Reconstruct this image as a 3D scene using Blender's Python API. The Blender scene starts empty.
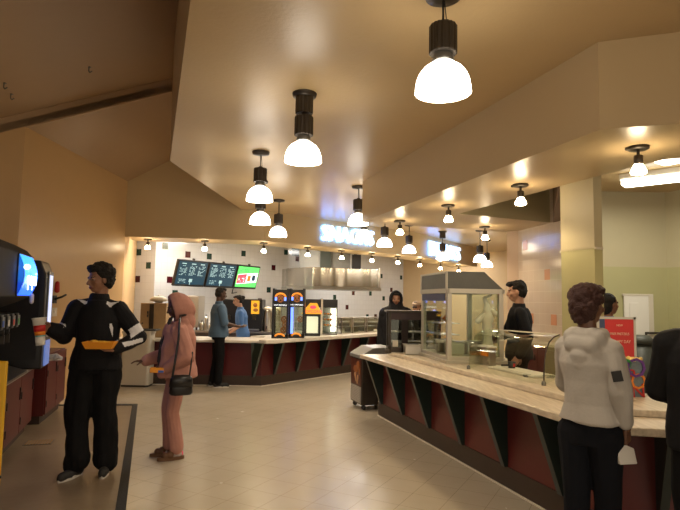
import bpy, bmesh, math, random
from mathutils import Vector, Matrix, noise
random.seed(7)
PI = math.pi
V = Vector
SC = bpy.context.scene
COL = SC.collection
# ------------------------------------------------------------------ camera
CAM = V((0, 0, 1.5)); F = 550.0
PITCH, ROLL = math.radians(4.72), math.radians(1.0)
cd = bpy.data.cameras.new('camera'); cam = bpy.data.objects.new('camera', cd); COL.objects.link(cam)
cd.sensor_width = 36; cd.lens = 36 * F / 680; cd.clip_start = 0.05; cd.clip_end = 100
cam.location = CAM
CR = Matrix.Rotation(PI / 2 + PITCH, 3, 'X') @ Matrix.Rotation(ROLL, 3, 'Z')
cam.rotation_euler = CR.to_euler()
SC.camera = cam
def ray(px, py): return (CR @ V((px - 340, 255 - py, -F))).normalized()
def atz(px, py, z):
    d = ray(px, py); return CAM + d * ((z - CAM.z) / d.z)
def aty(px, py, y):
    d = ray(px, py); return CAM + d * (y / d.y)
def on(px, py, P, Q):                      # point of the vertical plane through P, Q seen at a pixel
    P, Q = V((P[0], P[1], 0)), V((Q[0], Q[1], 0)); n = V((-(Q - P).y, (Q - P).x, 0)); d = ray(px, py)
    return CAM + d * ((P - CAM).dot(n) / d.dot(n))
# ------------------------------------------------------------------ mesh building
def rz(a): return Matrix.Rotation(a, 4, 'Z')
class MB:
    def __init__(s): s.v = []; s.f = []; s.m = []; s.sm = []
    def add(s, vs, fs, m=0, smooth=False, M=None):
        b = len(s.v); s.v += [(M @ V(p)) if M else V(p) for p in vs]
        for f in fs: s.f.append([b + i for i in f]); s.m.append(m); s.sm.append(smooth)
        return s
    def box(s, x0, x1, y0, y1, z0, z1, m=0, M=None):
        vs = [(x, y, z) for z in (z0, z1) for y in (y0, y1) for x in (x0, x1)]
        return s.add(vs, [(0, 2, 3, 1), (4, 5, 7, 6), (0, 1, 5, 4), (2, 6, 7, 3), (0, 4, 6, 2), (1, 3, 7, 5)], m, False, M)
    def rbox(s, x0, x1, y0, y1, z0, z1, r, m=0, M=None):     # box with its upright edges rounded
        pts = []
        for cx, cy, a0 in ((x1 - r, y1 - r, 0), (x0 + r, y1 - r, 90), (x0 + r, y0 + r, 180), (x1 - r, y0 + r, 270)):
            for k in range(4):
                a = math.radians(a0 + 30 * k); pts.append((cx + r * math.cos(a), cy + r * math.sin(a)))
        return s.prism(pts, z0, z1, m, M)
    def prism(s, poly, z0, z1, m=0, M=None):
        a = sum(poly[i][0] * poly[(i + 1) % len(poly)][1] - poly[(i + 1) % len(poly)][0] * poly[i][1] for i in range(len(poly)))
        if a < 0: poly = list(poly)[::-1]
        n = len(poly)
        vs = [(p[0], p[1], z0) for p in poly] + [(p[0], p[1], z1) for p in poly]
        fs = [tuple(range(n))[::-1], tuple(range(n, 2 * n))] + [(i, (i + 1) % n, n + (i + 1) % n, n + i) for i in range(n)]
        return s.add(vs, fs, m, False, M)
    def prof(s, poly, x0, x1, m=0, M=None):                    # profile in (y, z) extruded along x
        R = Matrix(((0, 0, 1, 0), (1, 0, 0, 0), (0, 1, 0, 0), (0, 0, 0, 1)))
        return s.prism(poly, x0, x1, m, (M @ R) if M else R)
    def quad(s, a, b, c, d, m=0): return s.add([a, b, c, d], [(0, 1, 2, 3)], m)
    def lathe(s, prof, m=0, n=24, M=None, smooth=True, ribs=0):
        vs, fs = [], []
        for r, z in prof:
            for i in range(n):
                a = 2 * PI * i / n; q = r * (1 - ribs * (i % 2)); vs.append((q * math.cos(a), q * math.sin(a), z))
        for k in range(len(prof) - 1):
            for i in range(n):
                j = (i + 1) % n; fs.append((k * n + i, k * n + j, k * n + n + j, k * n + n + i))
        fs.append(tuple(range(n))[::-1]); L = (len(prof) - 1) * n; fs.append(tuple(range(L, L + n)))
        return s.add(vs, fs, m, smooth, M)
    def caps(s, p, q, r1, r2, side=None, sq=1.0, n=12, m=0, M=None):   # tapered capsule, squashed along `side`
        p, q = V(p), V(q); d = q - p
        L = d.length; d = d / L if L > 1e-6 else V((0, 0, 1))
        u = V(side) if side is not None else (V((1, 0, 0)) if abs(d.x) < .9 else V((0, 1, 0)))
        u = (u - d * u.dot(d)).normalized(); w = d.cross(u)
        rings = [(p - d * r1 * math.cos(a), r1 * math.sin(a)) for a in (.25, .7, 1.15)] + [(p, r1), (p.lerp(q, .5), (r1 + r2) / 2), (q, r2)] + \
                [(q + d * r2 * math.cos(a), r2 * math.sin(a)) for a in (1.15, .7, .25)]
        vs = []
        for c, r in rings:
            for i in range(n):
                a = 2 * PI * i / n; vs.append(c + u * (r * sq * math.cos(a)) + w * (r * math.sin(a)))
        fs = [(k * n + i, k * n + (i + 1) % n, k * n + n + (i + 1) % n, k * n + n + i) for k in range(len(rings) - 1) for i in range(n)]
        fs.append(tuple(range(n))[::-1]); b = (len(rings) - 1) * n; fs.append(tuple(range(b, b + n)))
        return s.add(vs, fs, m, True, M)
    def tube(s, pts, r, m=0, n=8):
        for a, b in zip(pts, pts[1:]): s.caps(a, b, r, r, n=n, m=m)
        return s
    def ell(s, c, r, m=0, M=None, n=16):
        vs, fs = [], []; K = n // 2
        for k in range(K + 1):
            t = PI * (k + .02) / (K + .04)
            for i in range(n):
                a = 2 * PI * i / n
                vs.append((c[0] + r[0] * math.sin(t) * math.cos(a), c[1] + r[1] * math.sin(t) * math.sin(a), c[2] - r[2] * math.cos(t)))
        for k in range(K):
            for i in range(n): fs.append((k * n + i, k * n + (i + 1) % n, k * n + n + (i + 1) % n, k * n + n + i))
        fs.append(tuple(range(n))[::-1]); fs.append(tuple(range(K * n, K * n + n)))
        return s.add(vs, fs, m, True, M)
    def loft(s, rings, m=0, M=None, n=28):                     # rings (cx, cy, z, rx, ry)
        vs = [(cx + rx * math.cos(2 * PI * i / n), cy + ry * math.sin(2 * PI * i / n), z) for cx, cy, z, rx, ry in rings for i in range(n)]
        fs = [(k * n + i, k * n + (i + 1) % n, k * n + n + (i + 1) % n, k * n + n + i) for k in range(len(rings) - 1) for i in range(n)]
        fs.append(tuple(range(n))[::-1]); b = (len(rings) - 1) * n; fs.append(tuple(range(b, b + n)))
        return s.add(vs, fs, m, True, M)
    def text(s, body, size, M, m=0, depth=.004, align='CENTER', sx=1.0):
        c = bpy.data.curves.new('t', 'FONT'); c.body = body; c.size = size; c.extrude = depth; c.align_x = align; c.align_y = 'CENTER'; c.resolution_u = 2
        c.space_line = .9
        o = bpy.data.objects.new('t', c); COL.objects.link(o)
        me = bpy.data.meshes.new_from_object(o.evaluated_get(bpy.context.evaluated_depsgraph_get()))
        s.add([(v.co.x * sx, v.co.y, v.co.z) for v in me.vertices], [tuple(p.vertices) for p in me.polygons], m, False, M)
        bpy.data.objects.remove(o); bpy.data.curves.remove(c); bpy.data.meshes.remove(me); return s
    def build(s, name, mats, parent=None, bevel=0, world=False, seg=2):
        me = bpy.data.meshes.new(name); vs = s.v
        if parent is not None and world:
            I = frame(parent).inverted(); vs = [I @ v for v in vs]
        me.from_pydata([tuple(v) for v in vs], [], s.f)
        mats = mats if isinstance(mats, (list, tuple)) else [mats]
        for k in mats: me.materials.append(M_[k])
        me.polygons.foreach_set('material_index', s.m); me.polygons.foreach_set('use_smooth', s.sm)
        me.update(); o = bpy.data.objects.new(name, me); COL.objects.link(o)
        if parent is not None: o.parent = parent
        if bevel:
            b = o.modifiers.new('bevel', 'BEVEL'); b.width = bevel; b.segments = seg; b.limit_method = 'ANGLE'; b.angle_limit = .6
        return o
def frame(o):
    M = Matrix.Translation(o.location) @ o.rotation_euler.to_matrix().to_4x4()
    return (frame(o.parent) @ M) if o.parent else M
def tag(o, label, cat, group=None, kind=None):
    o['label'] = label; o['category'] = cat
    if group: o['group'] = group
    if kind: o['kind'] = kind
    return o
def thing(name, label, cat, loc=(0, 0, 0), rot=0, group=None):
    o = bpy.data.objects.new(name, None); COL.objects.link(o); o.location = loc; o.rotation_euler = (0, 0, rot)
    return tag(o, label, cat, group)
def struct(name, mb, mats, **k):
    o = mb.build(name, mats, **k); o['kind'] = 'structure'; return o
def dup(o, parent=None):
    c = o.copy(); COL.objects.link(c); c.parent = parent
    for ch in [x for x in COL.objects if x.parent == o]: dup(ch, c)
    return c
def ang(d): return math.atan2(d[1], d[0])
def off(pts, d):          # polyline moved d to its left
    out = []; P = [V(p[:2]) for p in pts]
    for i, p in enumerate(P):
        ns = []
        if i: t = (p - P[i - 1]).normalized(); ns.append(V((-t.y, t.x)))
        if i < len(P) - 1: t = (P[i + 1] - p).normalized(); ns.append(V((-t.y, t.x)))
        n = sum(ns, V((0, 0))).normalized(); out.append(p + n * (d / n.dot(ns[0])))
    return out
# ------------------------------------------------------------------ materials
M_ = {}
def mat(name, col, rough=.5, metal=0, em=None, es=0, alpha=1, trans=0, bump=0, bscale=40, var=0, vscale=6, spec=.5, coat=0):
    m = bpy.data.materials.new(name); m.use_nodes = True; nt = m.node_tree; b = nt.nodes['Principled BSDF']
    b.inputs['Base Color'].default_value = (*col, 1); b.inputs['Roughness'].default_value = rough; b.inputs['Metallic'].default_value = metal
    b.inputs['Transmission Weight'].default_value = trans; b.inputs['Alpha'].default_value = alpha
    b.inputs['Specular IOR Level'].default_value = spec; b.inputs['Coat Weight'].default_value = coat
    if em: b.inputs['Emission Color'].default_value = (*em, 1); b.inputs['Emission Strength'].default_value = es
    tc = nt.nodes.new('ShaderNodeTexCoord')
    if bump:
        n = nt.nodes.new('ShaderNodeTexNoise'); n.inputs['Scale'].default_value = bscale; n.inputs['Detail'].default_value = 4
        nt.links.new(tc.outputs['Object'], n.inputs['Vector'])
        k = nt.nodes.new('ShaderNodeBump'); k.inputs['Strength'].default_value = bump; k.inputs['Distance'].default_value = .01
        nt.links.new(n.outputs['Fac'], k.inputs['Height']); nt.links.new(k.outputs['Normal'], b.inputs['Normal'])
    if var:
        n = nt.nodes.new('ShaderNodeTexNoise'); n.inputs['Scale'].default_value = vscale; n.inputs['Detail'].default_value = 5
        nt.links.new(tc.outputs['Object'], n.inputs['Vector'])
        r = nt.nodes.new('ShaderNodeMix'); r.data_type = 'RGBA'
        r.inputs[6].default_value = (*[c * (1 - var) for c in col], 1); r.inputs[7].default_value = (*[min(1, c * (1 + var)) for c in col], 1)
        nt.links.new(n.outputs['Fac'], r.inputs[0]); nt.links.new(r.outputs[2], b.inputs['Base Color'])
    M_[name] = m; return m
WARM = (1, .80, .56)
mat('wall_paint', (.60, .385, .17), .38, bump=.08, bscale=90, var=.03)
mat('tan_paint', (.55, .40, .22), .45, bump=.06, bscale=90, var=.03)
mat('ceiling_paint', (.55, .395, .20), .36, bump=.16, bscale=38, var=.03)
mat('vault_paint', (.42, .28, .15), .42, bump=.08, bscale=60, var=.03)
mat('soffit_paint', (.50, .375, .21), .34, bump=.10, bscale=38, var=.02)
mat('fascia_paint', (.56, .42, .22), .4, bump=.06, bscale=60, var=.03)
mat('green_paint', (.40, .38, .20), .5, var=.03)
mat('cream_paint', (.46, .41, .27), .5, var=.03)
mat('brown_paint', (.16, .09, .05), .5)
mat('pink_paint', (.62, .47, .36), .5)
mat('dark_green', (.008, .019, .015), .4)
mat('maroon', (.085, .010, .012), .32, var=.12, vscale=3)
mat('maroon_light', (.115, .017, .015), .4, var=.1, vscale=3)
mat('toe_brown', (.045, .028, .020), .5, var=.15)
mat('steel', (.55, .53, .48), .28, 1, bump=.03, bscale=30)
mat('brushed', (.62, .60, .54), .33, 1, var=.08, vscale=4)
mat('steel_dark', (.20, .20, .19), .35, .9)
mat('aluminium', (.50, .47, .40), .38, .7)
mat('bronze', (.06, .05, .04), .4, .7)
mat('black', (.012, .012, .013), .35)
mat('black_matte', (.016, .015, .015), .7)
mat('white', (.75, .73, .68), .5)
mat('offwhite', (.60, .56, .47), .5, var=.04)
mat('plate', (.65, .60, .5), .4)
mat('cardboard', (.36, .24, .12), .6, var=.12)
mat('grey_cabinet', (.50, .47, .40), .45, var=.05)
mat('yellow', (.75, .43, .01), .45)
mat('orange', (.85, .26, .02), .45)
mat('yellow_card', (.80, .42, .04), .5)
mat('red', (.52, .02, .02), .45)
mat('blue', (.04, .12, .5), .45)
mat('green', (.03, .3, .06), .45)
mat('purple', (.12, .03, .25), .45)
mat('shade_glow', (1, .95, .88), .4, em=(1, .90, .76), es=7.5)
mat('bulb_glow', (1, .9, .7), .4, em=(1, .78, .48), es=36)
mat('tube_glow', (1, 1, .9), .4, em=(1, .93, .74), es=5)
mat('neon', (.8, .9, 1), .4, em=(.55, .80, 1), es=1.15)
mat('halo_glow', (.1, .3, 1), .4, em=(.10, .32, 1), es=7)
mat('screen_dark', (.01, .02, .03), .2, em=(.012, .035, .05), es=1)
mat('screen_text', (.2, .3, .3), .3, em=(.40, .62, .62), es=.5)
mat('screen_green', (.1, .6, .1), .3, em=(.06, .55, .10), es=.8)
mat('screen_red', (.6, .05, .05), .3, em=(.75, .03, .06), es=1.2)
mat('screen_white', (.7, .7, .7), .3, em=(.8, .85, .9), es=1.1)
mat('soda_blue', (.01, .08, .6), .3, em=(.01, .10, .95), es=1.6)
mat('soda_cyan', (.05, .4, .9), .3, em=(.10, .50, 1), es=1.8)
mat('soda_white', (.8, .9, 1), .3, em=(.8, .92, 1), es=2.2)
mat('soda_panel', (.4, .5, .8), .3, em=(.45, .50, .68), es=.8)
mat('poster_yellow', (.8, .45, .03), .4, em=(.9, .42, .03), es=.35)
mat('blue_strip', (.1, .2, .9), .3, em=(.12, .22, 1), es=1.6)
mat('case_glow', (1, .95, .85), .4, em=(1, .90, .72), es=4)
mat('denim', (.006, .007, .011), .9, spec=.2, bump=.15, bscale=220, var=.3, vscale=9)
mat('skin_dark', (.075, .034, .020), .5)
mat('skin_brown', (.15, .07, .042), .5)
mat('skin_mid', (.26, .125, .072), .5)
mat('skin_light', (.46, .25, .165), .5)
mat('hair', (.008, .006, .005), .8, bump=.8, bscale=120)
mat('hair_red', (.045, .014, .010), .7, bump=.8, bscale=120)
mat('lip', (.16, .05, .04), .5)
mat('eye_white', (.28, .24, .21), .3)
mat('hoodie_pink', (.43, .205, .16), .85, bump=.2, bscale=60, var=.06, vscale=20)
mat('hoodie_grey', (.46, .43, .39), .85, bump=.2, bscale=60, var=.05, vscale=20)
mat('jacket_black', (.006, .006, .008), .8, spec=.25, bump=.2, bscale=40)
mat('jacket_white', (.62, .62, .65), .5)
mat('trouser_black', (.006, .006, .007), .9, spec=.2, bump=.2, bscale=40)
mat('shirt_denim', (.07, .13, .21), .8, bump=.15, bscale=80, var=.1)
mat('polo_blue', (.05, .14, .36), .75, bump=.15, bscale=60)
mat('shirt_light', (.16, .33, .70), .75)
mat('shoe_sole', (.55, .52, .48), .5)
mat('sandal', (.12, .055, .022), .6)
mat('sock', (.45, .38, .36), .8, var=.4, vscale=40)
mat('sock_pink', (.75, .06, .16), .7)
mat('cap_beige', (.55, .42, .33), .8)
mat('grey_blue', (.06, .07, .13), .5)
mat('pretzel', (.38, .14, .04), .6, bump=.5, bscale=60)
mat('popcorn', (.85, .62, .22), .8, bump=1, bscale=60)
mat('rubber', (.014, .013, .012), .7, bump=.5, bscale=80)
def glass(name, tint, a, rough=.03):
    m = bpy.data.materials.new(name); m.use_nodes = True; nt = m.node_tree; nt.nodes.clear()
    o = nt.nodes.new('ShaderNodeOutputMaterial'); t = nt.nodes.new('ShaderNodeBsdfTransparent'); g = nt.nodes.new('ShaderNodeBsdfGlossy'); x = nt.nodes.new('ShaderNodeMixShader')
    lw = nt.nodes.new('ShaderNodeLayerWeight'); lw.inputs[0].default_value = .5; fr = nt.nodes.new('ShaderNodeMath'); fr.operation = 'POWER'; fr.inputs[1].default_value = 4.0; nt.links.new(lw.outputs['Facing'], fr.inputs[0])
    ad = nt.nodes.new('ShaderNodeMath'); ad.operation = 'ADD'; ad.inputs[1].default_value = a
    nt.links.new(fr.outputs[0], ad.inputs[0]); nt.links.new(ad.outputs[0], x.inputs[0])
    t.inputs[0].default_value = (*tint, 1); g.inputs[0].default_value = (.9, .95, .88, 1); g.inputs['Roughness'].default_value = rough
    nt.links.new(t.outputs[0], x.inputs[1]); nt.links.new(g.outputs[0], x.inputs[2]); nt.links.new(x.outputs[0], o.inputs[0]); M_[name] = m
glass('glass', (.90, .93, .87), .02)
glass('glass_smoky', (.62, .63, .58), .05)
def floor_mat():
    m = bpy.data.materials.new('floor_tile'); m.use_nodes = True; nt = m.node_tree; b = nt.nodes['Principled BSDF']; L = nt.links
    tc = nt.nodes.new('ShaderNodeTexCoord'); mp = nt.nodes.new('ShaderNodeMapping'); mp.inputs['Rotation'].default_value = (0, 0, math.radians(28.0)); mp.inputs['Location'].default_value = (.13, .07, 0)
    L.new(tc.outputs['Object'], mp.inputs[0])
    br = nt.nodes.new('ShaderNodeTexBrick'); br.offset = 0; br.inputs['Scale'].default_value = 1; br.inputs['Brick Width'].default_value = .286; br.inputs['Row Height'].default_value = .286
    br.inputs['Mortar Size'].default_value = .0019; br.inputs['Mortar Smooth'].default_value = .3; br.inputs['Bias'].default_value = 0
    br.inputs['Color1'].default_value = (.44, .385, .30, 1); br.inputs['Color2'].default_value = (.447, .391, .306, 1); br.inputs['Mortar'].default_value = (.24, .19, .135, 1)
    L.new(mp.outputs[0], br.inputs[0])
    no = nt.nodes.new('ShaderNodeTexNoise'); no.inputs['Scale'].default_value = 2.2; no.inputs['Detail'].default_value = 8; L.new(tc.outputs['Object'], no.inputs[0])
    cr = nt.nodes.new('ShaderNodeValToRGB'); cr.color_ramp.elements[0].color = (.95, .94, .92, 1); cr.color_ramp.elements[1].color = (1.02, 1.02, 1.02, 1)
    cr.color_ramp.elements[0].position = .3; cr.color_ramp.elements[1].position = .7; L.new(no.outputs[0], cr.inputs[0])
    mx = nt.nodes.new('ShaderNodeMix'); mx.data_type = 'RGBA'; mx.blend_type = 'MULTIPLY'; mx.inputs[0].default_value = 1
    L.new(br.outputs[0], mx.inputs[6]); L.new(cr.outputs[0], mx.inputs[7]); L.new(mx.outputs[2], b.inputs['Base Color'])
    n2 = nt.nodes.new('ShaderNodeTexNoise'); n2.inputs['Scale'].default_value = 9; n2.inputs['Detail'].default_value = 4; L.new(tc.outputs['Object'], n2.inputs[0])
    mr = nt.nodes.new('ShaderNodeMapRange'); mr.inputs[3].default_value = .23; mr.inputs[4].default_value = .29; L.new(n2.outputs[0], mr.inputs[0]); L.new(mr.outputs[0], b.inputs['Roughness'])
    bp = nt.nodes.new('ShaderNodeBump'); bp.inputs['Strength'].default_value = .012; bp.inputs['Distance'].default_value = .01; L.new(n2.outputs[0], bp.inputs['Height']); L.new(bp.outputs[0], b.inputs['Normal'])
    M_['floor_tile'] = m
floor_mat()
def concrete():
    mat('floor_epoxy', (.23, .175, .115), .32, bump=.15, bscale=14, var=.25, vscale=3)
concrete()
def tile_mat(name, base, grout, w, mort=.004, rough=.12):
    m = bpy.data.materials.new(name); m.use_nodes = True; nt = m.node_tree; b = nt.nodes['Principled BSDF']; L = nt.links
    uv = nt.nodes.new('ShaderNodeUVMap')
    br = nt.nodes.new('ShaderNodeTexBrick'); br.offset = 0; br.inputs['Scale'].default_value = 1; br.inputs['Brick Width'].default_value = w; br.inputs['Row Height'].default_value = w
    br.inputs['Mortar Size'].default_value = mort; br.inputs['Color1'].default_value = (*base, 1); br.inputs['Color2'].default_value = (*[c * .96 for c in base], 1); br.inputs['Mortar'].default_value = (*grout, 1)
    L.new(uv.outputs[0], br.inputs[0]); L.new(br.outputs[0], b.inputs['Base Color']); b.inputs['Roughness'].default_value = rough
    bp = nt.nodes.new('ShaderNodeBump'); bp.inputs['Strength'].default_value = .25; bp.inputs['Distance'].default_value = .004; bp.invert = True; L.new(br.outputs['Fac'], bp.inputs['Height']); L.new(bp.outputs[0], b.inputs['Normal'])
    M_[name] = m
tile_mat('tile_white', (.58, .575, .56), (.49, .48, .46), .152, .003)
tile_mat('tile_pink', (.64, .54, .46), (.72, .64, .55), .152, .003)
mat('tan_green', (.52, .46, .28), .5)
mat('tile_maroon', (.055, .006, .009), .15); mat('tile_green', (.012, .04, .03), .15); mat('tile_salmon', (.62, .30, .18), .2)
def top_mat():
    m = bpy.data.materials.new('laminate'); m.use_nodes = True; nt = m.node_tree; b = nt.nodes['Principled BSDF']; L = nt.links
    tc = nt.nodes.new('ShaderNodeTexCoord'); mp = nt.nodes.new('ShaderNodeMapping'); mp.inputs['Rotation'].default_value = (0, 0, math.radians(-17)); mp.inputs['Scale'].default_value = (9, 1.1, 9)
    L.new(tc.outputs['Object'], mp.inputs[0]); n = nt.nodes.new('ShaderNodeTexNoise'); n.inputs['Scale'].default_value = 4; n.inputs['Detail'].default_value = 8; L.new(mp.outputs[0], n.inputs[0])
    cr = nt.nodes.new('ShaderNodeValToRGB'); cr.color_ramp.elements[0].position = .35; cr.color_ramp.elements[1].position = .65
    cr.color_ramp.elements[0].color = (.52, .44, .33, 1); cr.color_ramp.elements[1].color = (.70, .61, .48, 1); L.new(n.outputs[0], cr.inputs[0]); L.new(cr.outputs[0], b.inputs['Base Color'])
    b.inputs['Roughness'].default_value = .3; M_['laminate'] = m
top_mat()
mat('laminate_pale', (.70, .65, .56), .3, var=.08, vscale=5)
def wallquad(name, P, Q, z0, z1, material, accents=(), extra=(), th=.12, kind='structure'):
    """tiled wall from P to Q: slab with a UV in metres; accent tiles are 5 mm thick faces of the same mesh"""
    P, Q = V((P[0], P[1], 0)), V((Q[0], Q[1], 0)); d = (Q - P).normalized(); n = V((-d.y, d.x, 0))   # n: away from the room
    L = (Q - P).length; mb = MB()
    mb.add([P + V((0, 0, z0)), Q + V((0, 0, z0)), Q + V((0, 0, z1)), P + V((0, 0, z1)),
            P + n * th + V((0, 0, z0)), Q + n * th + V((0, 0, z0)), Q + n * th + V((0, 0, z1)), P + n * th + V((0, 0, z1))],
           [(0, 1, 2, 3), (5, 4, 7, 6), (4, 0, 3, 7), (1, 5, 6, 2), (3, 2, 6, 7), (4, 5, 1, 0)])
    for u, z, w, h, mi in accents:
        u = math.floor(u / .152) * .152; z = math.floor(z / .152) * .152
        a = P + d * (u + .004) - n * .004; e = w - .008; t = h - .008
        mb.add([a + V((0, 0, z + .004)), a + d * e + V((0, 0, z + .004)), a + d * e + V((0, 0, z + .004 + t)), a + V((0, 0, z + .004 + t))], [(0, 1, 2, 3)], mi)
    o = mb.build(name, [material] + list(extra)); o['kind'] = kind
    uvl = o.data.uv_layers.new(name='UVMap')
    for poly in o.data.polygons:
        for li in poly.loop_indices:
            c = o.data.vertices[o.data.loops[li].vertex_index].co; uvl.data[li].uv = ((c - P).dot(d), c.z)
    return o
# ------------------------------------------------------------------ the room
ZC, ZS = 3.17, 2.60
C0 = on(125, 236.5, (-5, 0), (-5, 1)); C0 = atz(125, 236.5, ZS); C0 = V((C0.x, C0.y))
WA = V((-4.30, -3.0)); 
F0 = C0; F1 = atz(264, 240.7, ZS).xy; F2 = atz(420, 256.5, ZS).xy; F3 = atz(477, 266.7, ZS).xy
W1 = V((-4.62, 12.45)); WB = V((-4.10, 12.2)); u40 = V((math.sin(math.radians(40)), math.cos(math.radians(40))))
WE = WB + u40 * 9.95
# floor
m = MB(); m.box(-9, 9, -4, 24, -.1, 0); struct('floor', m, 'floor_tile')
A_ = atz(135, 404.7, 0).xy; B_ = atz(122, 500, 0).xy; dA = (B_ - A_).normalized(); B2_ = A_ + dA * 11; dB = V((-dA.y, dA.x)); dB = dB if dB.x < 0 else -dB
m = MB(); m.prism([A_, B2_, B2_ + dB * 6, A_ + dB * 6][::1], .0, .004); 
# keep the epoxy patch inside the left wall
m = MB(); m.prism([A_, B2_, V((-4.2, -3)), V((-4.1, A_.y - .25))], 0, .004); struct('floor_epoxy_patch', m, 'floor_epoxy')
m = MB()
pr = V((dA.y, -dA.x)); pr = pr if pr.x > 0 else -pr
m.prism([A_ + pr * .035, B2_ + pr * .035, B2_ - pr * .035, A_ - pr * .035 + dA * .07], .0, .012)
m.prism([A_ + pr * .035, A_ - pr * .035 + dA * .07, V((-4.05, A_.y - .20)), V((-4.05, A_.y - .14))], .0, .012)
struct('trim_1', m, 'rubber')
# floor drain grate
gp = atz(39, 443, 0); g = thing('floor_drain', 'small pale slotted drain grate in the dark floor beside the maroon cabinets', 'drain', (gp.x, gp.y, .004), math.radians(17))
m = MB(); m.box(-.13, .13, -.1, .1, 0, .004); m.build('frame', 'steel_dark', g)
m = MB()
for k in range(9): m.box(-.115 + k * .027, -.099 + k * .027, -.085, .085, .004, .008)
m.build('grille', 'cardboard', g)
# left wall
P1 = on(125, 180, WA, F0)
m = MB()
def slab(m, P, Q, z0, z1, th=.12, mi=0, side=1):
    P, Q = V(P[:2]), V(Q[:2]); d = (Q - P).normalized(); n = V((-d.y, d.x)) * side * th
    m.prism([P, Q, Q + n, P + n], z0, z1, mi)
WJ = None
wl_m = m
m = MB(); slab(m, F0, W1, 0, 3.2); struct('wall_left_kitchen', m, 'wall_paint')
# back tiled walls
acc = []
greens = [(167,243),(211.4,253),(241.3,251),(174.6,294),(269,286.4),(284.7,247.8),(401,274.6),(383,295),(370.6,290.6),(333,297.6),(380.7,273),(367.5,313),(330,250)]
reds = [(190,250.6),(170.5,275.3),(275.3,266.2),(260,297),(296,258),(392.5,287),(354,290.6),(347,308),(376.5,313)]
for lst, mi in ((greens, 1), (reds, 2)):
    for px, py in lst:
        p = on(px, py, WB, WE); acc.append(((p.xy - WB).length, p.z - .05, .152, .152, mi))
p = on(295, 253, WB, WE); acc.append(((p.xy - WB).length, p.z, .304, .304, 1))
wallquad('wall_back', WB, WE, 0, 3.2, 'tile_white', acc, ('tile_green', 'tile_maroon'))
acc = []
for px, py, mi in ((149.5, 266.4, 1), (137.7, 248, 1), (138.6, 279, 2)):
    p = on(px, py, W1, WB); acc.append(((p.xy - W1).length, p.z - .05, .152, .152, mi))
wallquad('wall_back_corner', W1, WB, 0, 3.2, 'tile_white', acc, ('tile_green', 'tile_maroon'))
WF = V((6.2, 17.0))
m = MB(); slab(m, WE, WF, 0, 3.6); struct('wall_back_right', m, 'tan_paint')
# fascia over the back counter
fp = [F0, F1, F2, F3]; inn = off(fp, .8)
m = MB(); m.prism(fp + inn[::-1], ZS, ZC + .02); struct('wall_fascia', m, 'fascia_paint')
E3 = F0 + (F1 - F0) * .83
m = MB(); m.prism([F0, E3, E3 + V((0, .8)), F0 + V((0, .8))], ZC + .02, 5.2); struct('wall_fascia_upper', m, 'fascia_paint')
# main lower ceiling
E1 = atz(190.5, 0, ZC).xy; E2 = atz(170, 161, ZC).xy; e = (E1 - E2).normalized(); E0 = E2 + e * 11
m = MB(); m.prism([E0, E2, E3, F0 + V((0, .3)), W1 + V((-.3, .5)), WE + V((0, 1)), V((9, 19)), V((9, -4))], ZC, ZC + .08)
struct('ceiling', m, 'ceiling_paint')
# leaning edge band of the lower ceiling
nrm = V((e.y, -e.x)); nrm = nrm if nrm.x < 0 else -nrm
T = lambda p, w, h: V((p.x + nrm.x * w, p.y + nrm.y * w, ZC + h))
m = MB(); a0, a2 = V((E0.x, E0.y, ZC)), V((E2.x, E2.y, ZC))
b0, b2 = T(E0, .30, 1.6), T(E2, .02, 1.9)
m.add([a0, a2, b2, b0, a0 + V((.1, 0, .02)), a2 + V((.1, 0, .02)), b2 + V((.1, 0, 0)), b0 + V((.1, 0, 0))], [(0, 1, 2, 3), (7, 6, 5, 4), (0, 3, 7, 4), (1, 5, 6, 2), (3, 2, 6, 7)])
E3b = V((E3.x, E3.y, ZC))
m.add([a2, E3b, E3b + V((0, 0, 2)), a2 + V((0, 0, 2)), a2 + V((.1, 0, 0)), E3b + V((.1, 0, 0)), E3b + V((.1, 0, 2)), a2 + V((.1, 0, 2))], [(0, 1, 2, 3), (7, 6, 5, 4), (0, 3, 7, 4), (3, 2, 6, 7)])
struct('ceiling_edge_band', m, 'fascia_paint')
# sloping vault plane
Q1 = P1; Q2 = on(168, 161.5, F0, F1); Q3 = on(30, 129, WA, F0)
qn = (Q2 - Q1).cross(Q3 - Q1).normalized()
def onQ(px, py, up=0):
    d = ray(px, py); return CAM + d * ((Q1 + V((0, 0, up)) - CAM).dot(qn) / d.dot(qn))
L1, L2 = onQ(-60, 147), onQ(200, 83.3)
def zq(x, y): return Q1.z - (qn.x * (x - Q1.x) + qn.y * (y - Q1.y)) / qn.z
m = MB()
cs = [V((-4.6, 2.0)), V((1.0, 2.0)), V((1.0, 11.5)), V((-4.6, 11.5))]
dl = (L2.xy - L1.xy).normalized(); nl = V((-dl.y, dl.x)); 
S1, S2 = L1.xy - dl * 5, L2.xy + dl * 2.5
pp = [S1, S2, S2 + nl * 6, S1 + nl * 6]
if (V(Q1.xy) - L1.xy).dot(nl) < 0: pp = [S1, S2, S2 - nl * 6, S1 - nl * 6]; nl = -nl
lo = [V((p.x, p.y, zq(p.x, p.y))) for p in pp]; hi = [p + V((0, 0, .1)) for p in lo]
m.add(lo + hi, [(0, 1, 2, 3), (7, 6, 5, 4), (0, 4, 5, 1), (1, 5, 6, 2), (2, 6, 7, 3), (3, 7, 4, 0)]); struct('ceiling_vault', m, 'vault_paint')
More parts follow.
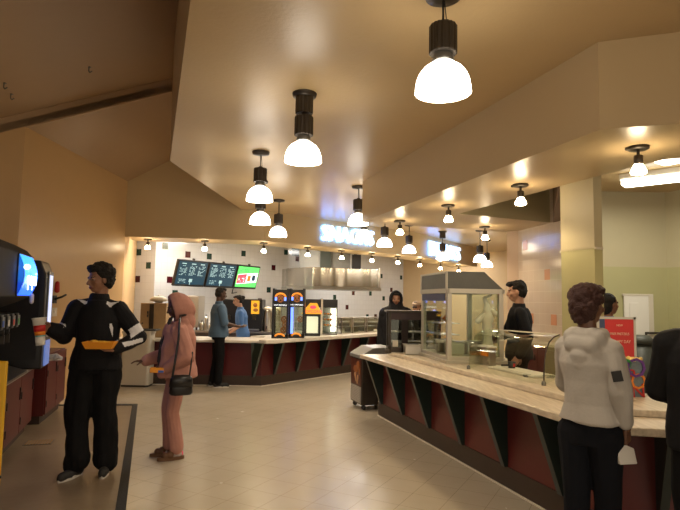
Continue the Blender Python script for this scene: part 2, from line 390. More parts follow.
# the wall turns under the beam
a_, b_ = L1.xy, L2.xy; r_ = b_ - a_; q_ = F0 - WA; k_ = ((WA.x - a_.x) * q_.y - (WA.y - a_.y) * q_.x) / (r_.x * q_.y - r_.y * q_.x); WJ = a_ + r_ * k_
jd = (a_ - b_).normalized()
m = wl_m; slab(m, WJ, F0, 0, 4.6); struct('wall_left', m, 'wall_paint')
WK = WJ + jd * 2.6 
m = MB(); nn_ = V((-jd.y, jd.x)); nn_ = nn_ if nn_.y > 0 else -nn_
rp = [WJ + V((.01, 0)), WK, WK + nn_ * .12, WJ + nn_ * .12 + V((-.02, 0))]
m.add([V((p.x, p.y, 0)) for p in rp] + [V((p.x, p.y, zq(p.x, p.y) - .01)) for p in rp], [(0, 1, 2, 3), (7, 6, 5, 4), (0, 4, 5, 1), (1, 5, 6, 2), (2, 6, 7, 3), (3, 7, 4, 0)]); struct('wall_left_return', m, 'wall_paint')
m = MB(); slab(m, V((WK.x, -4)), WK, 0, 5.4); struct('wall_left_near', m, 'wall_paint')
print('WJ', WJ, 'WK', WK)
# beam: drops a little under the vault, rises to the nearer ceiling
lb = lambda p, dz, back: V((p.x + nl.x * back, p.y + nl.y * back, zq(p.x, p.y) + dz))
m = MB(); bh = .20
b = [lb(S1, -.02, 0), lb(S2, -.02, 0), lb(S2, -.02, .15), lb(S1, -.02, .15)]; t = [lb(S1, bh, 0), lb(S2, bh, 0), lb(S2, bh, .15), lb(S1, bh, .15)]
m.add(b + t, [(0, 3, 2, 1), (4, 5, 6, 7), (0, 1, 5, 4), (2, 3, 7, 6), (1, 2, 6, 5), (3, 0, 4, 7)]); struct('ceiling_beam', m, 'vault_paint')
m = MB(); far = 9.0
n0 = [lb(S1, bh - .02, .05), lb(S2, bh - .02, .05)]; n1 = [n0[1] - V((nl.x * far, nl.y * far, -.25)), n0[0] - V((nl.x * far, nl.y * far, -.25))]
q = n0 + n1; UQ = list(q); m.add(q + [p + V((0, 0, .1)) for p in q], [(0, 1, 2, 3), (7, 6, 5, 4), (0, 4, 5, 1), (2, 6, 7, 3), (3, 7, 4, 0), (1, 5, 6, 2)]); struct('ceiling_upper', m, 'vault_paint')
# island soffit
V1 = atz(362, 222, ZS).xy; V2 = V((1.62, 3.38)); V3 = V2 + V((.38, -.13)).normalized() * 4
A1 = atz(458.5, 213.8, ZS).xy; A2 = atz(593, 177.3, ZS).xy; Bp = atz(554, 223, ZS).xy; Cc = atz(504, 232, ZS).xy
A3 = A2 + V((.25, -.62)); 
m = MB(); m.prism([V1, V2, V3, V3 + V((0, .6)), A3, A2, A1], ZS, ZC + .02)
struct('ceiling_soffit', m, 'soffit_paint')
m = MB(); m.prism([V1, A1, Bp + (Bp - A1) * .3, Cc + (Bp - A1) * .3, Cc], ZS, ZC + .02)
m.m[2] = m.m[3] = m.m[4] = m.m[5] = 0
co_ = struct('ceiling_soffit_cross', m, ['soffit_paint', 'tan_green'])
for pl_ in co_.data.polygons:
    if abs(pl_.normal.z) < .1 and (pl_.center.xy - (A1 + Bp) / 2).length < .4: pl_.material_index = 1
# right tiled wall, its pale corner, the column
TL, TR = atz(517, 231, ZS).xy, V((2.87, 7.18)); TL = V((2.70, 8.30))
td = (TR - TL).normalized()
acc = []
for px, py, mi in ((528.5, 241.5, 1), (546.5, 269, 1), (522, 281, 1), (534, 311, 1), (558, 311, 1)):
    p = on(px, py, TL, TR); acc.append(((p.xy - TL).length - .05, p.z - .07, .152, .152, 1))
TR2 = TL + td * 1.72
wallquad('wall_right_tiled', TL, TR2, 0, ZC, 'tile_pink', acc, ('tile_salmon',))
m = MB(); q = V((TL.x + .12, TL.y)); m.prism([TL, TL + V((-.14, .10)), TL + V((-.02, .35)), TL + V((.9, .35)), TL + V((.9, .12)), q], 0, ZC); struct('wall_right_corner', m, 'pink_paint')
CA = atz(560, 186, ZS).xy; CB = A2
cdv = (CB - CA).normalized(); cn = V((-cdv.y, cdv.x)); cn = cn if cn.x > 0 else -cn
m = MB(); pc = [CA, CB, CB + cn * .09, CA + cn * .09]
m.prism(pc, 0, 1.985, 1); m.prism(pc, 1.985, ZS + .1, 0)
m.prism([CA - cdv * .02, CB + cdv * .01, CB + cn * .10, CA + cn * .1], 1.975, 1.995, 2)
struct('wall_column', m, ['cream_paint', 'green_paint', 'plate'])
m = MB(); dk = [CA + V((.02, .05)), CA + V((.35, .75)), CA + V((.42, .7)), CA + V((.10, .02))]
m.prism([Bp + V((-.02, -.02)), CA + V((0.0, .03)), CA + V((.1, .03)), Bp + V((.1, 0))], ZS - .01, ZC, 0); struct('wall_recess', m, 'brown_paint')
# room on the right, behind the column
RL, RR = aty(578, 200, 8.0).xy, aty(665, 200, 8.0).xy
m = MB()
def two(m, P, Q, zs, side=1):
    slab(m, P, Q, 0, zs, side=side, mi=1); slab(m, P, Q, zs, ZC + .1, side=side, mi=0)
zr = aty(630, 267, 8.0).z
two(m, RL, RR + V((.0, 0)), zr); struct('wall_right_room', m, ['cream_paint', 'green_paint'])
m = MB(); two(m, RR, RR + V((.22, -.45)), zr); two(m, RR + V((.22, -.45)), RR + V((2.5, -.45)), zr); struct('wall_right_return', m, ['cream_paint', 'green_paint'])
m = MB(); pass
# access panel, hand rail
pp_ = aty(638, 320, 7.97); h = thing('access_panel', 'white framed access panel set in the green wall behind the counter', 'panel', (pp_.x, 7.985, aty(638, 341, 7.98).z), 0)
hh = aty(638, 296, 7.98).z - aty(638, 341, 7.98).z
m = MB(); m.box(-.2, .2, -.03, 0, 0, hh); m.box(-.13, .0, -.04, -.03, .08, hh - .1); m.build('door', 'white', h, bevel=.004)
m = MB(); m.box(.15, .22, -.036, 0, 0, hh + .01); m.box(-.22, .22, -.036, 0, hh, hh + .03); m.build('frame', 'offwhite', h, bevel=.003)
r = thing('handrail', 'thin dark grab rail bent down on the green wall', 'rail', (pp_.x + .35, 7.9, 0))
y = 7.92
pa, pb, pc_ = aty(649, 354, y), aty(646, 333, y), aty(684, 333, y)
m = MB(); m.tube([pa, pb, pc_], .015); m.tube([pb + V((.1, 0, 0)), pb + V((.1, .1, 0))], .015); m.build('rail', 'bronze', r, world=True)
m = MB(); m.caps(pb + V((.1, .06, 0)), pb + V((.1, .075, 0)), .035, .035); m.build('mount', 'bronze', r, world=True)
# walls behind the camera close the lobby's sides
m = MB(); slab(m, V((8.2, -4)), V((8.2, 20)), 0, 3.3, side=-1); struct('wall_right', m, 'wall_paint')

un_ = (UQ[1] - UQ[0]).cross(UQ[2] - UQ[0]).normalized()
for px, py_, lb_ in ((4, 83, 'tiny metal hook in the upper ceiling, nearest the left edge'), (11, 94, 'tiny metal hook in the upper ceiling, lowest of the three'), (89, 67, 'tiny metal hook in the upper ceiling, rightmost of the three')):
    d_ = ray(px, py_); p_ = CAM + d_ * ((UQ[0] - CAM).dot(un_) / d_.dot(un_))
    t = thing('ceiling_hook', lb_, 'hook', tuple(p_), 0, 'small hooks in the upper ceiling')
    m = MB(); m.lathe([(.025, -.004), (.025, .0)], n=12); m.build('plate', 'steel_dark', t)
    m = MB(); m.tube([(0, 0, 0), (0, 0, -.05), (.015, 0, -.065), (.035, 0, -.05)], .006); m.build('hook', 'steel_dark', t)
# ------------------------------------------------------------------ lamps
def lamp(name, loc, kind, energy, color, size, parent=None, rot=(0, 0, 0)):
    l = bpy.data.lights.new(name, kind); l.energy = energy; l.color = color
    if kind == 'AREA': l.shape = 'DISK'; l.size = size
    else: l.shadow_soft_size = size
    if kind == 'SPOT': l.spot_size = math.radians(150); l.spot_blend = .6
    o = bpy.data.objects.new(name, l); COL.objects.link(o); o.location = loc; o.rotation_euler = rot
    if parent: o.parent = parent
    return o
def pendant(loc, cord, label, group, stacked=False):      # loc = mouth of the shade
    t = thing('pendant_lamp', label, 'pendant lamp', loc, 0, group)
    m = MB(); m.lathe([(.150, 0), (.150, .008), (.147, .03), (.141, .065), (.127, .10), (.102, .133), (.07, .156), (.05, .165)], n=32); m.build('glass_shade', 'shade_glow', t)
    m = MB(); m.lathe([(.146, .0), (.1515, .0), (.1515, .004), (.149, .006)], n=32); m.build('rim', 'plate', t)
    m = MB(); m.lathe([(.055, .165), (.06, .18), (.052, .205), (.052, .215)], n=24); m.build('collar', 'steel_dark', t)
    m = MB(); m.lathe([(.072, .215), (.076, .22), (.076, .365), (.07, .375)], n=36, smooth=False, ribs=.06); m.lathe([(.03, .375), (.02, .395)]); m.build('ballast_housing', 'bronze', t)
    top = ZC - loc[2]
    m = MB()
    if stacked:
        m.lathe([(.068, top - .17), (.072, top - .165), (.072, top - .02), (.07, top - .015)], n=36, smooth=False, ribs=.06); m.build('upper_housing', 'bronze', t); m = MB()
        m.tube([(0, 0, .385), (0, 0, top - .17)], .008)
    else:
        m.tube([(0, 0, .385), (0, 0, top - .01)], .006); m.tube([(.02, 0, .385), (.004, 0, top - .01)], .003)
    m.build('cord', 'black', t)
    m = MB(); m.lathe([(.03, top - .04), (.095, top - .026), (.10, top - .004), (.10, top)], n=28); m.build('canopy', 'bronze', t)
    lamp('lamp_light', (0, 0, -.03), 'SPOT', PEND_W, (1, .86, .66), .12, t)
    return t
PEND_W = 26
gp_ = 'glass pendant lamps hung from the main ceiling'
def py(px, ybot, Y=None):
    p = atz(px, ybot - 1, 2.55) if Y is None else aty(px, ybot - 1, Y); return p
PL = [
 (443, 94, 2.86, False, 'large glowing glass pendant lamp nearest the camera, top of the picture'),
 (303, 163, 4.35, True, 'glowing pendant lamp with two stacked dark housings hung close under the ceiling'),
 (259.5, 202, 6.15, False, 'glowing pendant lamp, front one of the overlapping pair left of centre'),
 (260, 225, 7.7, False, 'glowing pendant lamp, rear one of the overlapping pair left of centre'),
 (278, 237.5, None, False, 'small glowing pendant lamp just right of the overlapping pair'),
 (358, 226, 7.95, False, 'glowing pendant lamp half hidden by the corner of the island soffit'),
 (364, 240.5, 9.6, False, 'glowing pendant lamp hanging in front of the longer blue sign'),
 (384.5, 247.5, None, False, 'small glowing pendant lamp just right of the longer blue sign'),
 (409, 254, None, False, 'small glowing pendant lamp between the two blue signs'),
 (442.5, 260.5, 12.9, True, 'small pendant lamp with stacked housings in front of the shorter blue sign'),
 (480, 263, 12.6, False, 'far glowing pendant lamp, left one of the last overlapping pair'),
 (487, 268, 14.6, False, 'far glowing pendant lamp, right one of the last overlapping pair'),
]
for px, yb, Y, st, lab in PL:
    p = py(px, yb, Y); pendant((p.x, p.y, 2.55 if Y is None else p.z), .2, lab, gp_, st)
# lamps of the same row over the lobby behind the camera
def spot(loc, label, group, double=False):                 # loc = its canopy on the soffit
    t = thing('ceiling_spotlight', label, 'spotlight', loc, random.uniform(-.5, .5), group)
    m = MB(); m.lathe([(.072, 0), (.072, -.014), (.06, -.022)], n=24); m.caps((-.075, 0, -.012), (-.055, 0, -.012), .012, .012); m.build('canopy', 'bronze', t)
    m = MB(); m.tube([(0, 0, -.02), (0, 0, -.07)], .011); m.lathe([(.026, -.06), (.03, -.065), (.03, -.12), (.026, -.125)], n=16); m.build('socket', 'bronze', t)
    m = MB(); m.lathe([(.024, -.12), (.034, -.135), (.048, -.165), (.052, -.178), (.046, -.19), (.02, -.197), (.001, -.199)], n=20); m.build('bulb', 'bulb_glow', t)
    lamp('bulb_light', (0, 0, -.23), 'SPOT', SPOT_W, (1, .76, .46), .04, t)
    return t
SPOT_W = 12
gs, gb = 'bare bulb spotlights under the island soffit', 'bare bulb spotlights under the kitchen fascia'
SL = [(638, 147, 'bare bulb spotlight nearest the camera, beside the fluorescent tubes'), (520.5, 184.5, 'bare bulb spotlight under the soffit left of the green column'),
      (448.5, 205, 'bare bulb spotlight under the middle of the island soffit'), (400, 220.5, 'bare bulb spotlight under the far end of the island soffit'),
      (485, 226.5, 'bare bulb spotlight on the cross soffit before the pale corner')]
for px, y_, lab in SL:
    p = atz(px, y_, ZS); spot((p.x, p.y, ZS), lab, gs)
mid = off(fp, .32)
def midpt(px):
    for a, b in zip(mid, mid[1:]):
        p = on(px, 240, a, b)
        if min(a.x, b.x) - .02 <= p.x <= max(a.x, b.x) + .02 and p.y > 0: return p
names = ['first bulb spotlight on the kitchen fascia, nearest the tan left wall', 'bulb spotlight on the kitchen fascia above the menu screens', 'bulb spotlight on the kitchen fascia right of the green menu screen',
         'bulb spotlight on the kitchen fascia above the left end of the hood', 'bulb spotlight on the kitchen fascia above the middle of the hood', 'bulb spotlight on the kitchen fascia above the right end of the hood',
         'bulb spotlight on the kitchen fascia above the hooded person', 'bulb spotlight on the kitchen fascia beyond the hooded person', 'bulb spotlight on the kitchen fascia above the glass kiosk corner',
         'last bulb spotlight on the kitchen fascia above the glass kiosk roof']
for px, lab in zip((148, 205, 264, 308, 342, 372, 398, 420, 440.6, 458.6), names):
    p = midpt(px); spot((p.x, p.y, ZS), lab, gb)
# fluorescent fixtures
for (a, b, z, lab) in ((aty(619, 184, 6.9), aty(690, 174.5, 6.4), 0, 'long fluorescent light fixture, lower left of the two by the green room'), (aty(652, 162, 6.1), aty(700, 158.5, 5.7), 0, 'long fluorescent light fixture, upper right of the two by the green room')):
    z = a.z; L = (b.xy - a.xy).length; t = thing('fluorescent_fixture', lab, 'light fixture', (a.x, a.y, z), ang(b.xy - a.xy), 'fluorescent fixtures by the green room')
    m = MB(); m.box(0, L, .0, .24, .05, ZC - z - .004); m.build('housing', 'white', t, bevel=.006)
    m = MB(); m.rbox(.02, L - .02, -.01, .25, -.01, .05, .03); m.build('diffuser', 'tube_glow', t)
    lamp('tube_light', (L / 2, .12, -.06), 'AREA', 11, (1, .93, .74), .5, t)
for k, (x, y, l_) in enumerate(((-3.2, 11.35, 'added unseen kitchen ceiling light above the tan cabinet, behind the fascia'), (-1.0, 12.2, 'added unseen kitchen ceiling light above the pretzel cases, behind the fascia'), (1.0, 15.6, 'added unseen kitchen ceiling light over the right end of the hood, behind the fascia'), (3.6, 17.2, 'added unseen kitchen ceiling light farthest right, behind the fascia'))):  # unseen lights added to brighten the kitchen and its back wall
    t = thing('added_kitchen_light', l_, 'light fixture', (x, y, ZC - .11), math.radians(40))
    m = MB(); m.box(-.6, .6, -.15, .15, .05, .105); m.build('housing', 'white', t, bevel=.005)
    m = MB(); m.rbox(-.57, .57, -.13, .13, 0, .05, .03); m.build('diffuser', 'tube_glow', t)
    lamp('tube_light', (0, 0, -.02), 'AREA', 40, (1, .96, .92), .7, t)
# neon signs on the fascia
def neon(body, pxa, pya, pxb, pyb, size, label, extra=1.0):
    P, Q = F1, F2
    if pxa > 420: P, Q = F2, F3
    a, b = on(pxa, pya, P, Q), on(pxb, pyb, P, Q); c = (a + b) / 2; d = (Q - P).normalized(); L = (b.xy - a.xy).length
    t = thing('neon_sign', label, 'sign', (c.x + d.y * .07, c.y - d.x * .07, c.z), ang(d))
    m = MB(); m.text(body, size, Matrix.Rotation(PI / 2, 4, 'X'), depth=.03)
    xs = [v.x for v in m.v]; k = L / (max(xs) - min(xs)); 
    for v in m.v: v.x *= k
    m.build('letters', 'neon', t)
    b_ = MB(); b_.text(body, size * 1.04, Matrix.Rotation(PI / 2, 4, 'X'), depth=.008)
    for v in b_.v: v.x *= k; v.y += .042
    b_.build('added_halo_glow', 'halo_glow', t)  # glowing blue copy of the word added behind it to light the fascia
    m = MB()
    for x in (-L * .45, -L * .15, L * .15, L * .45): m.box(x - .015, x + .015, .0, .07, -size * .3, -size * .25)
    m.build('bracket', 'bronze', t)
neon('SNACKS', 321.5, 233, 371.5, 240, .46, 'long glowing blue-white neon word sign on the kitchen fascia')
neon('DRINKS', 428.5, 250, 457.5, 254, .52, 'shorter glowing blue-white neon word sign farther right on the fascia')
# lobby light coming from the open side behind the camera
w = bpy.data.worlds.new('world'); SC.world = w; w.use_nodes = True
w.node_tree.nodes['Background'].inputs[0].default_value = (1, .84, .64, 1); w.node_tree.nodes['Background'].inputs[1].default_value = .85
SC.view_settings.view_transform = 'Standard'; SC.view_settings.look = 'None'; SC.view_settings.exposure = .76; SC.view_settings.gamma = 1
# ------------------------------------------------------------------ counters
def strip(m, pts, d0, d1, z0, z1, mi=0):
    """solid strip between two offsets of a polyline, one block per run so that corners stay convex"""
    a, b = off(pts, d0), off(pts, d1)
    for k in range(len(pts) - 1): m.prism([a[k], a[k + 1], b[k + 1], b[k]], z0, z1, mi)
def counter(name, label, edge, sgn, fins, ztop, depth, ledge, end_fin=True):
    """edge: outer edge of the worktop; sgn*offset goes into the counter"""
    base = edge[0]
    t = thing(name, label, 'counter', (base[0], base[1], 0))
    m = MB(); strip(m, edge, sgn * .28, sgn * depth, .17, ztop - .045); m.build('panel', 'maroon_light' if ledge else 'maroon', t, world=True)
    m = MB(); strip(m, edge, sgn * .27, sgn * (depth - .02), 0, .175); m.build('toe_kick', 'toe_brown', t, world=True)
    m = MB(); strip(m, edge, sgn * .258, sgn * .27, 0, .012); m.build('base_trim', 'plate', t, world=True)
    for p, d in fins:                                    # p on the edge, d = direction of the run
        n = V((-d.y, d.x)) * sgn
        f = MB()
        w = .022
        a, b, c = p + n * .045, p + n * .28, p + n * .25
        zt = ztop - .047
        P3 = lambda q, z, s: V((q.x + d.x * s, q.y + d.y * s, z))
        vs = [P3(a, zt, -w), P3(b, zt, -w), P3(b, .175, -w), P3(c, .175, -w), P3(a, zt, w), P3(b, zt, w), P3(b, .175, w), P3(c, .175, w)]
        f.add(vs, [(0, 1, 2, 3), (7, 6, 5, 4), (0, 4, 5, 1), (1, 5, 6, 2), (2, 6, 7, 3)])
        o = f.build('bracket', 'dark_green', t, world=True)
        g = MB(); a2, c2 = a - n * .004, c - n * .004
        vs = [P3(a2, zt, -w - .003), P3(a, zt, -w - .003), P3(c, .175, -w - .003), P3(c2, .175, -w - .003), P3(a2, zt, w + .003), P3(a, zt, w + .003), P3(c, .175, w + .003), P3(c2, .175, w + .003)]
        g.add(vs, [(0, 1, 2, 3), (7, 6, 5, 4), (0, 4, 5, 1), (0, 3, 7, 4), (2, 6, 7, 3), (1, 5, 6, 2)])
        g.build('edge_strip', 'grey_blue2', o, world=True)
    return t
mat('grey_blue2', (.045, .055, .05), .45)
# island
ED = V((.292, -.957)).normalized(); EC = V((1.51, 3.27)); E_0 = EC - ED * ((EC.y - 7.30) / ED.y)
ER = V((.981, -.196)); E_2 = EC + ER * 3.2
edge = [E_0, EC, E_2]
fins = [(E_0 + ED * ((7.18 - E_0.y) / ED.y + .69 * k), ED) for k in range(6)]
fins = [(EC - ED * (.30 + .69 * k) * 1.0, ED) for k in range(0)] + fins + [(EC + ER * .42, ER), (EC + ER * 1.15, ER)]
isl = counter('island_counter', 'long maroon counter with slanted dark green brackets running from the freezer to the grey hoodie', edge, 1, fins, .80, 1.02, True)
m = MB(); strip(m, edge, 0, .42, .752, .80)
# end return of the worktop
w = m.build('island_worktop', 'laminate', None, bevel=.008); tag(w, 'pale streaked laminate worktop on the island counter, lower step', 'countertop')
m = MB(); strip(m, [E_0 + ED * .12, EC, E_2], .34, 1.04, .80, .845)
w = m.build('worktop_ledge', 'laminate', w, bevel=.006)
# far counter
K1 = V((-1.33, 9.67)); KD = V((.624, .781)); BE1 = V((-1.19, 9.37)); BE0 = V((-3.84, 9.37)); BE2 = BE1 + KD * 5.1
edgeb = [BE0, BE1, BE2]
fb = []
for px in (181, 252):
    p = on(px, 345, BE0, BE1); fb.append((p.xy, V((1, 0))))
s0 = None
for px in (265, 286, 308, 331.5, 353, 371, 387):
    p = on(px, 342, BE1 + V((.2, -.25)) * 0, BE2); fb.append((p.xy, KD))
far = counter('kitchen_counter', 'far maroon counter with dark green brackets bending across the back of the room', edgeb, 1, fb, .80, .95, False)
m = MB(); strip(m, [BE0, BE1 - V((.1, 0))], 0.12, .95, .745, .79); 
r0, r1 = BE1 + V((-.12, .0)), BE2
cap = [BE1 + V((-.16, .03)), BE1 + V((-.02, -.03)), BE1 + V((.10, .04))]
inb = off([BE0, BE1, BE2], .95)
m.prism([cap[0], cap[1], cap[2], BE2, inb[2], inb[1], BE1 + V((-.16, .9))], .75, .815)
w = m.build('kitchen_worktop', 'laminate_pale', None, bevel=.012); tag(w, 'pale laminate worktop bending along the far kitchen counter', 'countertop')
# ------------------------------------------------------------------ left soda station: maroon cabinets
def cabinet(label, P, Q, depth, zt, seams, dark=True, handle=True):
    d = (Q - P).normalized(); L = (Q - P).length
    t = thing('base_cabinet', label, 'cabinet', (P.x, P.y, 0), ang(d), 'maroon base cabinets along the left wall')      # front on local y=0 facing -y
    m = MB(); m.box(0, L, .02, depth, .10, zt); m.build('body', 'maroon_light', t)
    m = MB(); m.box(0.02, L - .02, .06, depth, 0, .10); m.build('plinth', 'toe_brown', t)
    k = len(seams) + 1; xs = [0] + list(seams) + [L]
    for a, b in zip(xs, xs[1:]):
        m = MB(); m.box(a + .006, b - .006, 0, .02, .115, zt - .012); o = m.build('door', 'maroon_light', t, bevel=.003)
        m = MB(); m.box(b - .07, b - .05, -.012, 0, zt - .24, zt - .12); m.build('handle', 'black', o)
        m = MB(); m.box(a + .02, a + .035, -.008, 0, .2, .27); m.build('hinge', 'black', o); m = MB(); m.box(a + .02, a + .035, -.008, 0, zt - .25, zt - .18); m.build('hinge', 'black', o)
    return t
G0, G1 = V((-2.36, 3.25)), V((-3.40, 6.25)); gd = (G1 - G0).normalized()
gm = G0 + gd * 1.95
def cabL(label, P, Q, seams, zt=.70, depth=.62):
    return cabinet(label, P, Q, depth, zt, seams)
# the fronts face right (+x): run from far to near so that local -y points into the aisle
def cab(label, near, farp, seams, zt=.70, depth=.62):
    t = cabinet(label, near, farp, depth, zt, seams); return t
# local -y of direction near->far (going -x,+y) is +x side: correct
cab('maroon base cabinet under the big black soda machine, nearest the yellow post', G0, G0 + gd * 1.9, (.62, 1.25))
cab('maroon base cabinet under the tall black drink machine', G0 + gd * 1.91, G1, (.62,))
cab('dark red base cabinet standing proud of the others, against the tan wall', V((-3.40, 6.53)), V((-3.66, 7.50)), (.5,), .80, .28)
m = MB(); nn = V((gd.y, -gd.x)); nn = nn if nn.x > 0 else -nn
m.prism([G0 + nn * .03 , G1 + nn * .03, V((-4.12, G1.y + .2)), V((-4.2, G0.y - .3))], .70, .735)
mat('white_top', (.55, .53, .48), .3)
w = m.build('soda_station_worktop', 'white_top', None, bevel=.006); tag(w, 'white edged worktop carrying the two black drink machines', 'countertop')
# yellow post
yp = atz(-2, 620, 0); yp = V((-1.72, 2.86))
p = aty(0, 440, 2.75)
y0 = 2.75; xr = aty(4.5, 440, y0).x
t = thing('yellow_post', 'bright yellow square post at the lower left edge of the picture', 'post', (xr - .04, y0, 0), math.radians(0))
m = MB(); m.box(-.03, .03, -.01, .01, .0, aty(3, 361, y0).z); m.build('post', 'yellow', t, bevel=.006)
m = MB(); m.box(-.07, .07, -.07, .07, 0, .01); m.build('foot', 'yellow', t)
m = MB(); m.caps((.031, -.01, .62), (.034, -.01, .62), .008, .008); m.build('screw', 'black', t)
# soda machine 1
SP = V((-2.735, 4.60)); sd = gd
t = thing('soda_fountain', 'big black soda machine with a bright blue lit screen at the left edge', 'soda machine', (SP.x, SP.y, .735), ang(sd))   # local x along the front, -y to the aisle
Wd = .80; H = 1.225
prof = [(.0, .75), (.0, 1.13), (.05, 1.19), (.16, 1.245), (.75, 1.245), (.75, 0), (.02, 0), (.05, .05), (.30, .10), (.36, .20), (.36, .52), (.30, .62), (.10, .70)]
m = MB(); m.prof(prof, -.62, Wd); m.build('body', 'black_matte', t, bevel=.012)
# convex lit screen: arc in plan
m = MB(); n = 10; z0, z1 = .76, 1.12
rows = []
for k in range(n + 1):
    v = k / n; z = z0 + (z1 - z0) * v; rows.append((-.012 - .05 * math.sin(PI * v), z))
def srow(mb, x0, x1, v0, v1, mi, o=0.0):
    K = 6
    for k in range(K):
        a, b = v0 + (v1 - v0) * k / K, v0 + (v1 - v0) * (k + 1) / K
        ya, yb = -.012 - .05 * math.sin(PI * a) - o, -.012 - .05 * math.sin(PI * b) - o
        mb.add([(x0, ya, z0 + (z1 - z0) * a), (x1, ya, z0 + (z1 - z0) * a), (x1, yb, z0 + (z1 - z0) * b), (x0, yb, z0 + (z1 - z0) * b)], [(0, 1, 2, 3)], mi)
srow(m, .16, .74, 0, .35, 0); srow(m, .16, .74, .35, 1, 1)
m.box(.15, .75, -.012, .02, z0 - .005, z1 + .005, 3)
mat('soda_cyan2', (.02, .2, .8), .3, em=(.02, .24, 1), es=1.7)
scr = m.build('screen', ['soda_blue', 'soda_cyan2', 'soda_white', 'black'], t)
m = MB(); M0 = Matrix.Translation((.46, -.068, z0 + .15)) @ Matrix.Rotation(PI / 2, 4, 'X')
m.text('pepsi', .19, M0, depth=.003); m.build('screen_lettering', 'soda_white', scr)
m = MB(); m.caps((.22, -.062, z0 + .25), (.22, -.066, z0 + .25), .024, .024); 
m.build('screen_emblem', 'soda_white', scr)
m = MB(); m.box(-.62, .04, -.004, .0, .79, 1.05); m.build('side_panel', 'black_matte', t)
m = MB(); m.prof([(-.02, .03), (.28, .12), (.28, .14), (-.02, .05)], -.55, Wd - .05); m.build('drip_tray', 'steel_dark', t)
cols = ['green', 'red', 'blue', 'white', 'red', 'green']
for k in range(6):
    x = -.42 + k * .19; m = MB(); m.rbox(x - .055, x + .055, .04, .30, .47, .60, .02); o = m.build('valve', 'black', t, bevel=.006)
    m = MB(); m.box(x - .045, x + .045, .032, .04, .49, .58, 0); m.box(x - .04, x + .02, .03, .034, .50, .55, 1); m.build('valve_label', ['steel_dark', cols[k]], o)
    m = MB(); m.lathe([(.02, .40), (.028, .42), (.03, .47)], M=Matrix.Translation((x, .13, 0))); m.build('nozzle', 'black', o)
    m = MB(); m.box(x - .012, x + .012, .10, .13, .33, .41); m.build('lever', 'bronze', o)
m = MB(); m.tube([(.70, -.03, .76), (.70, -.03, .70)], .02); m.build('key_switch', 'plate', t)
# soda machine 2
SP2 = V((-3.08, 5.78))
t = thing('drink_dispenser', 'tall narrow black drink machine with a pale lit panel, behind the blue screen machine', 'drink machine', (SP2.x, SP2.y, .735), ang(sd))
m = MB(); m.prof([(0, .0), (0, .98), (.06, 1.13), (.5, 1.13), (.5, 0)], 0, .50); m.build('body', 'black', t, bevel=.015)
m = MB(); m.box(.12, .40, -.012, 0, .32, 1.02); m.build('frame', 'steel_dark', t, bevel=.004)
m = MB(); m.box(.15, .34, -.016, -.01, .38, .98); m.build('lit_panel', 'soda_panel', t)
m = MB(); m.box(.10, .42, -.012, 0, .04, .26, 0)
mat('soda_panel2', (.12, .18, .4), .3, em=(.10, .16, .42), es=.5)
m = MB(); m.box(.12, .40, -.014, 0, .02, .28, 0); m.build('lower_panel', 'soda_panel2', t)
m = MB(); m.box(-.004, 0, .05, .45, .1, .95); m.build('side_panel', 'black_matte', t)
# wall bits beyond the machine
wx = lambda px, py_: on(px, py_, WA, F0)
p = wx(53, 299); t = thing('cup_bracket', 'small black wall bracket with a red tip on the tan wall', 'bracket', (p.x + .0, p.y, p.z), PI / 2)
m = MB(); m.box(-.05, .05, -.03, 0, -.06, .05); m.tube([(0, -.03, 0), (0, -.12, .03), (.07, -.14, .06)], .015); m.build('arm', 'black', t)
m = MB(); m.caps((0, -.05, .12), (0, -.05, .22), .035, .03); m.build('red_tip', 'red', t)
p = wx(54, 312); t = thing('switch_plate', 'pale switch plate on the tan wall below the black bracket', 'switch', (p.x, p.y, p.z), PI / 2)
m = MB(); m.box(-.07, .07, -.008, 0, -.06, .06); m.build('plate', 'plate', t, bevel=.003)
m = MB(); m.box(-.015, .015, -.016, -.008, -.02, .02); m.build('toggle', 'white', t)
p = V((-3.22, 6.32)); t = thing('crumpled_napkin', 'crumpled white paper napkin lying on the worktop by the red cabinet', 'napkin', (p.x, p.y, .735))
m = MB(); random.seed(3)
for k in range(7):
    a = k * .9; m.add([(0, 0, .03), (.09 * math.cos(a), .09 * math.sin(a), .02 + .06 * random.random()), (.09 * math.cos(a + .7), .09 * math.sin(a + .7), .01 + .1 * random.random()), (.02, .01, .11)], [(0, 1, 2), (0, 2, 3)])
m.build('paper', 'white', t)
# waste cabinet
p = atz(133.5, 387, 0); t = thing('waste_bin', 'pale grey waste bin cabinet between the black tracksuit and the pink hoodie', 'bin', (p.x, p.y, 0), math.radians(0))
m = MB(); m.rbox(-.235, .235, 0, .30, .03, .88, .04); m.build('body', 'grey_cabinet', t)
m = MB(); m.rbox(-.23, .23, .01, .29, 0, .03, .04); m.build('base', 'black', t)
m = MB(); m.rbox(-.245, .245, -.01, .31, .88, .93, .04); m.build('lid', 'grey_cabinet', t)
m = MB(); m.box(-.15, .15, -.004, .0, .70, .82); m.build('flap', 'offwhite', t)
t = thing('serving_tray', 'black tray on top of the waste bin beside the pink hoodie wearer', 'tray', (p.x + .12, p.y + .13, .93))
m = MB(); m.rbox(-.2, .2, -.13, .13, 0, .008, .04); m.build('base', 'black', t)
m = MB(); 
for a, b in (((-.2, -.13), (.2, -.13)), ((.2, -.13), (.2, .13)), ((.2, .13), (-.2, .13)), ((-.2, .13), (-.2, -.13))): m.tube([(a[0], a[1], .016), (b[0], b[1], .016)], .012)
m.build('rim', 'black', t)
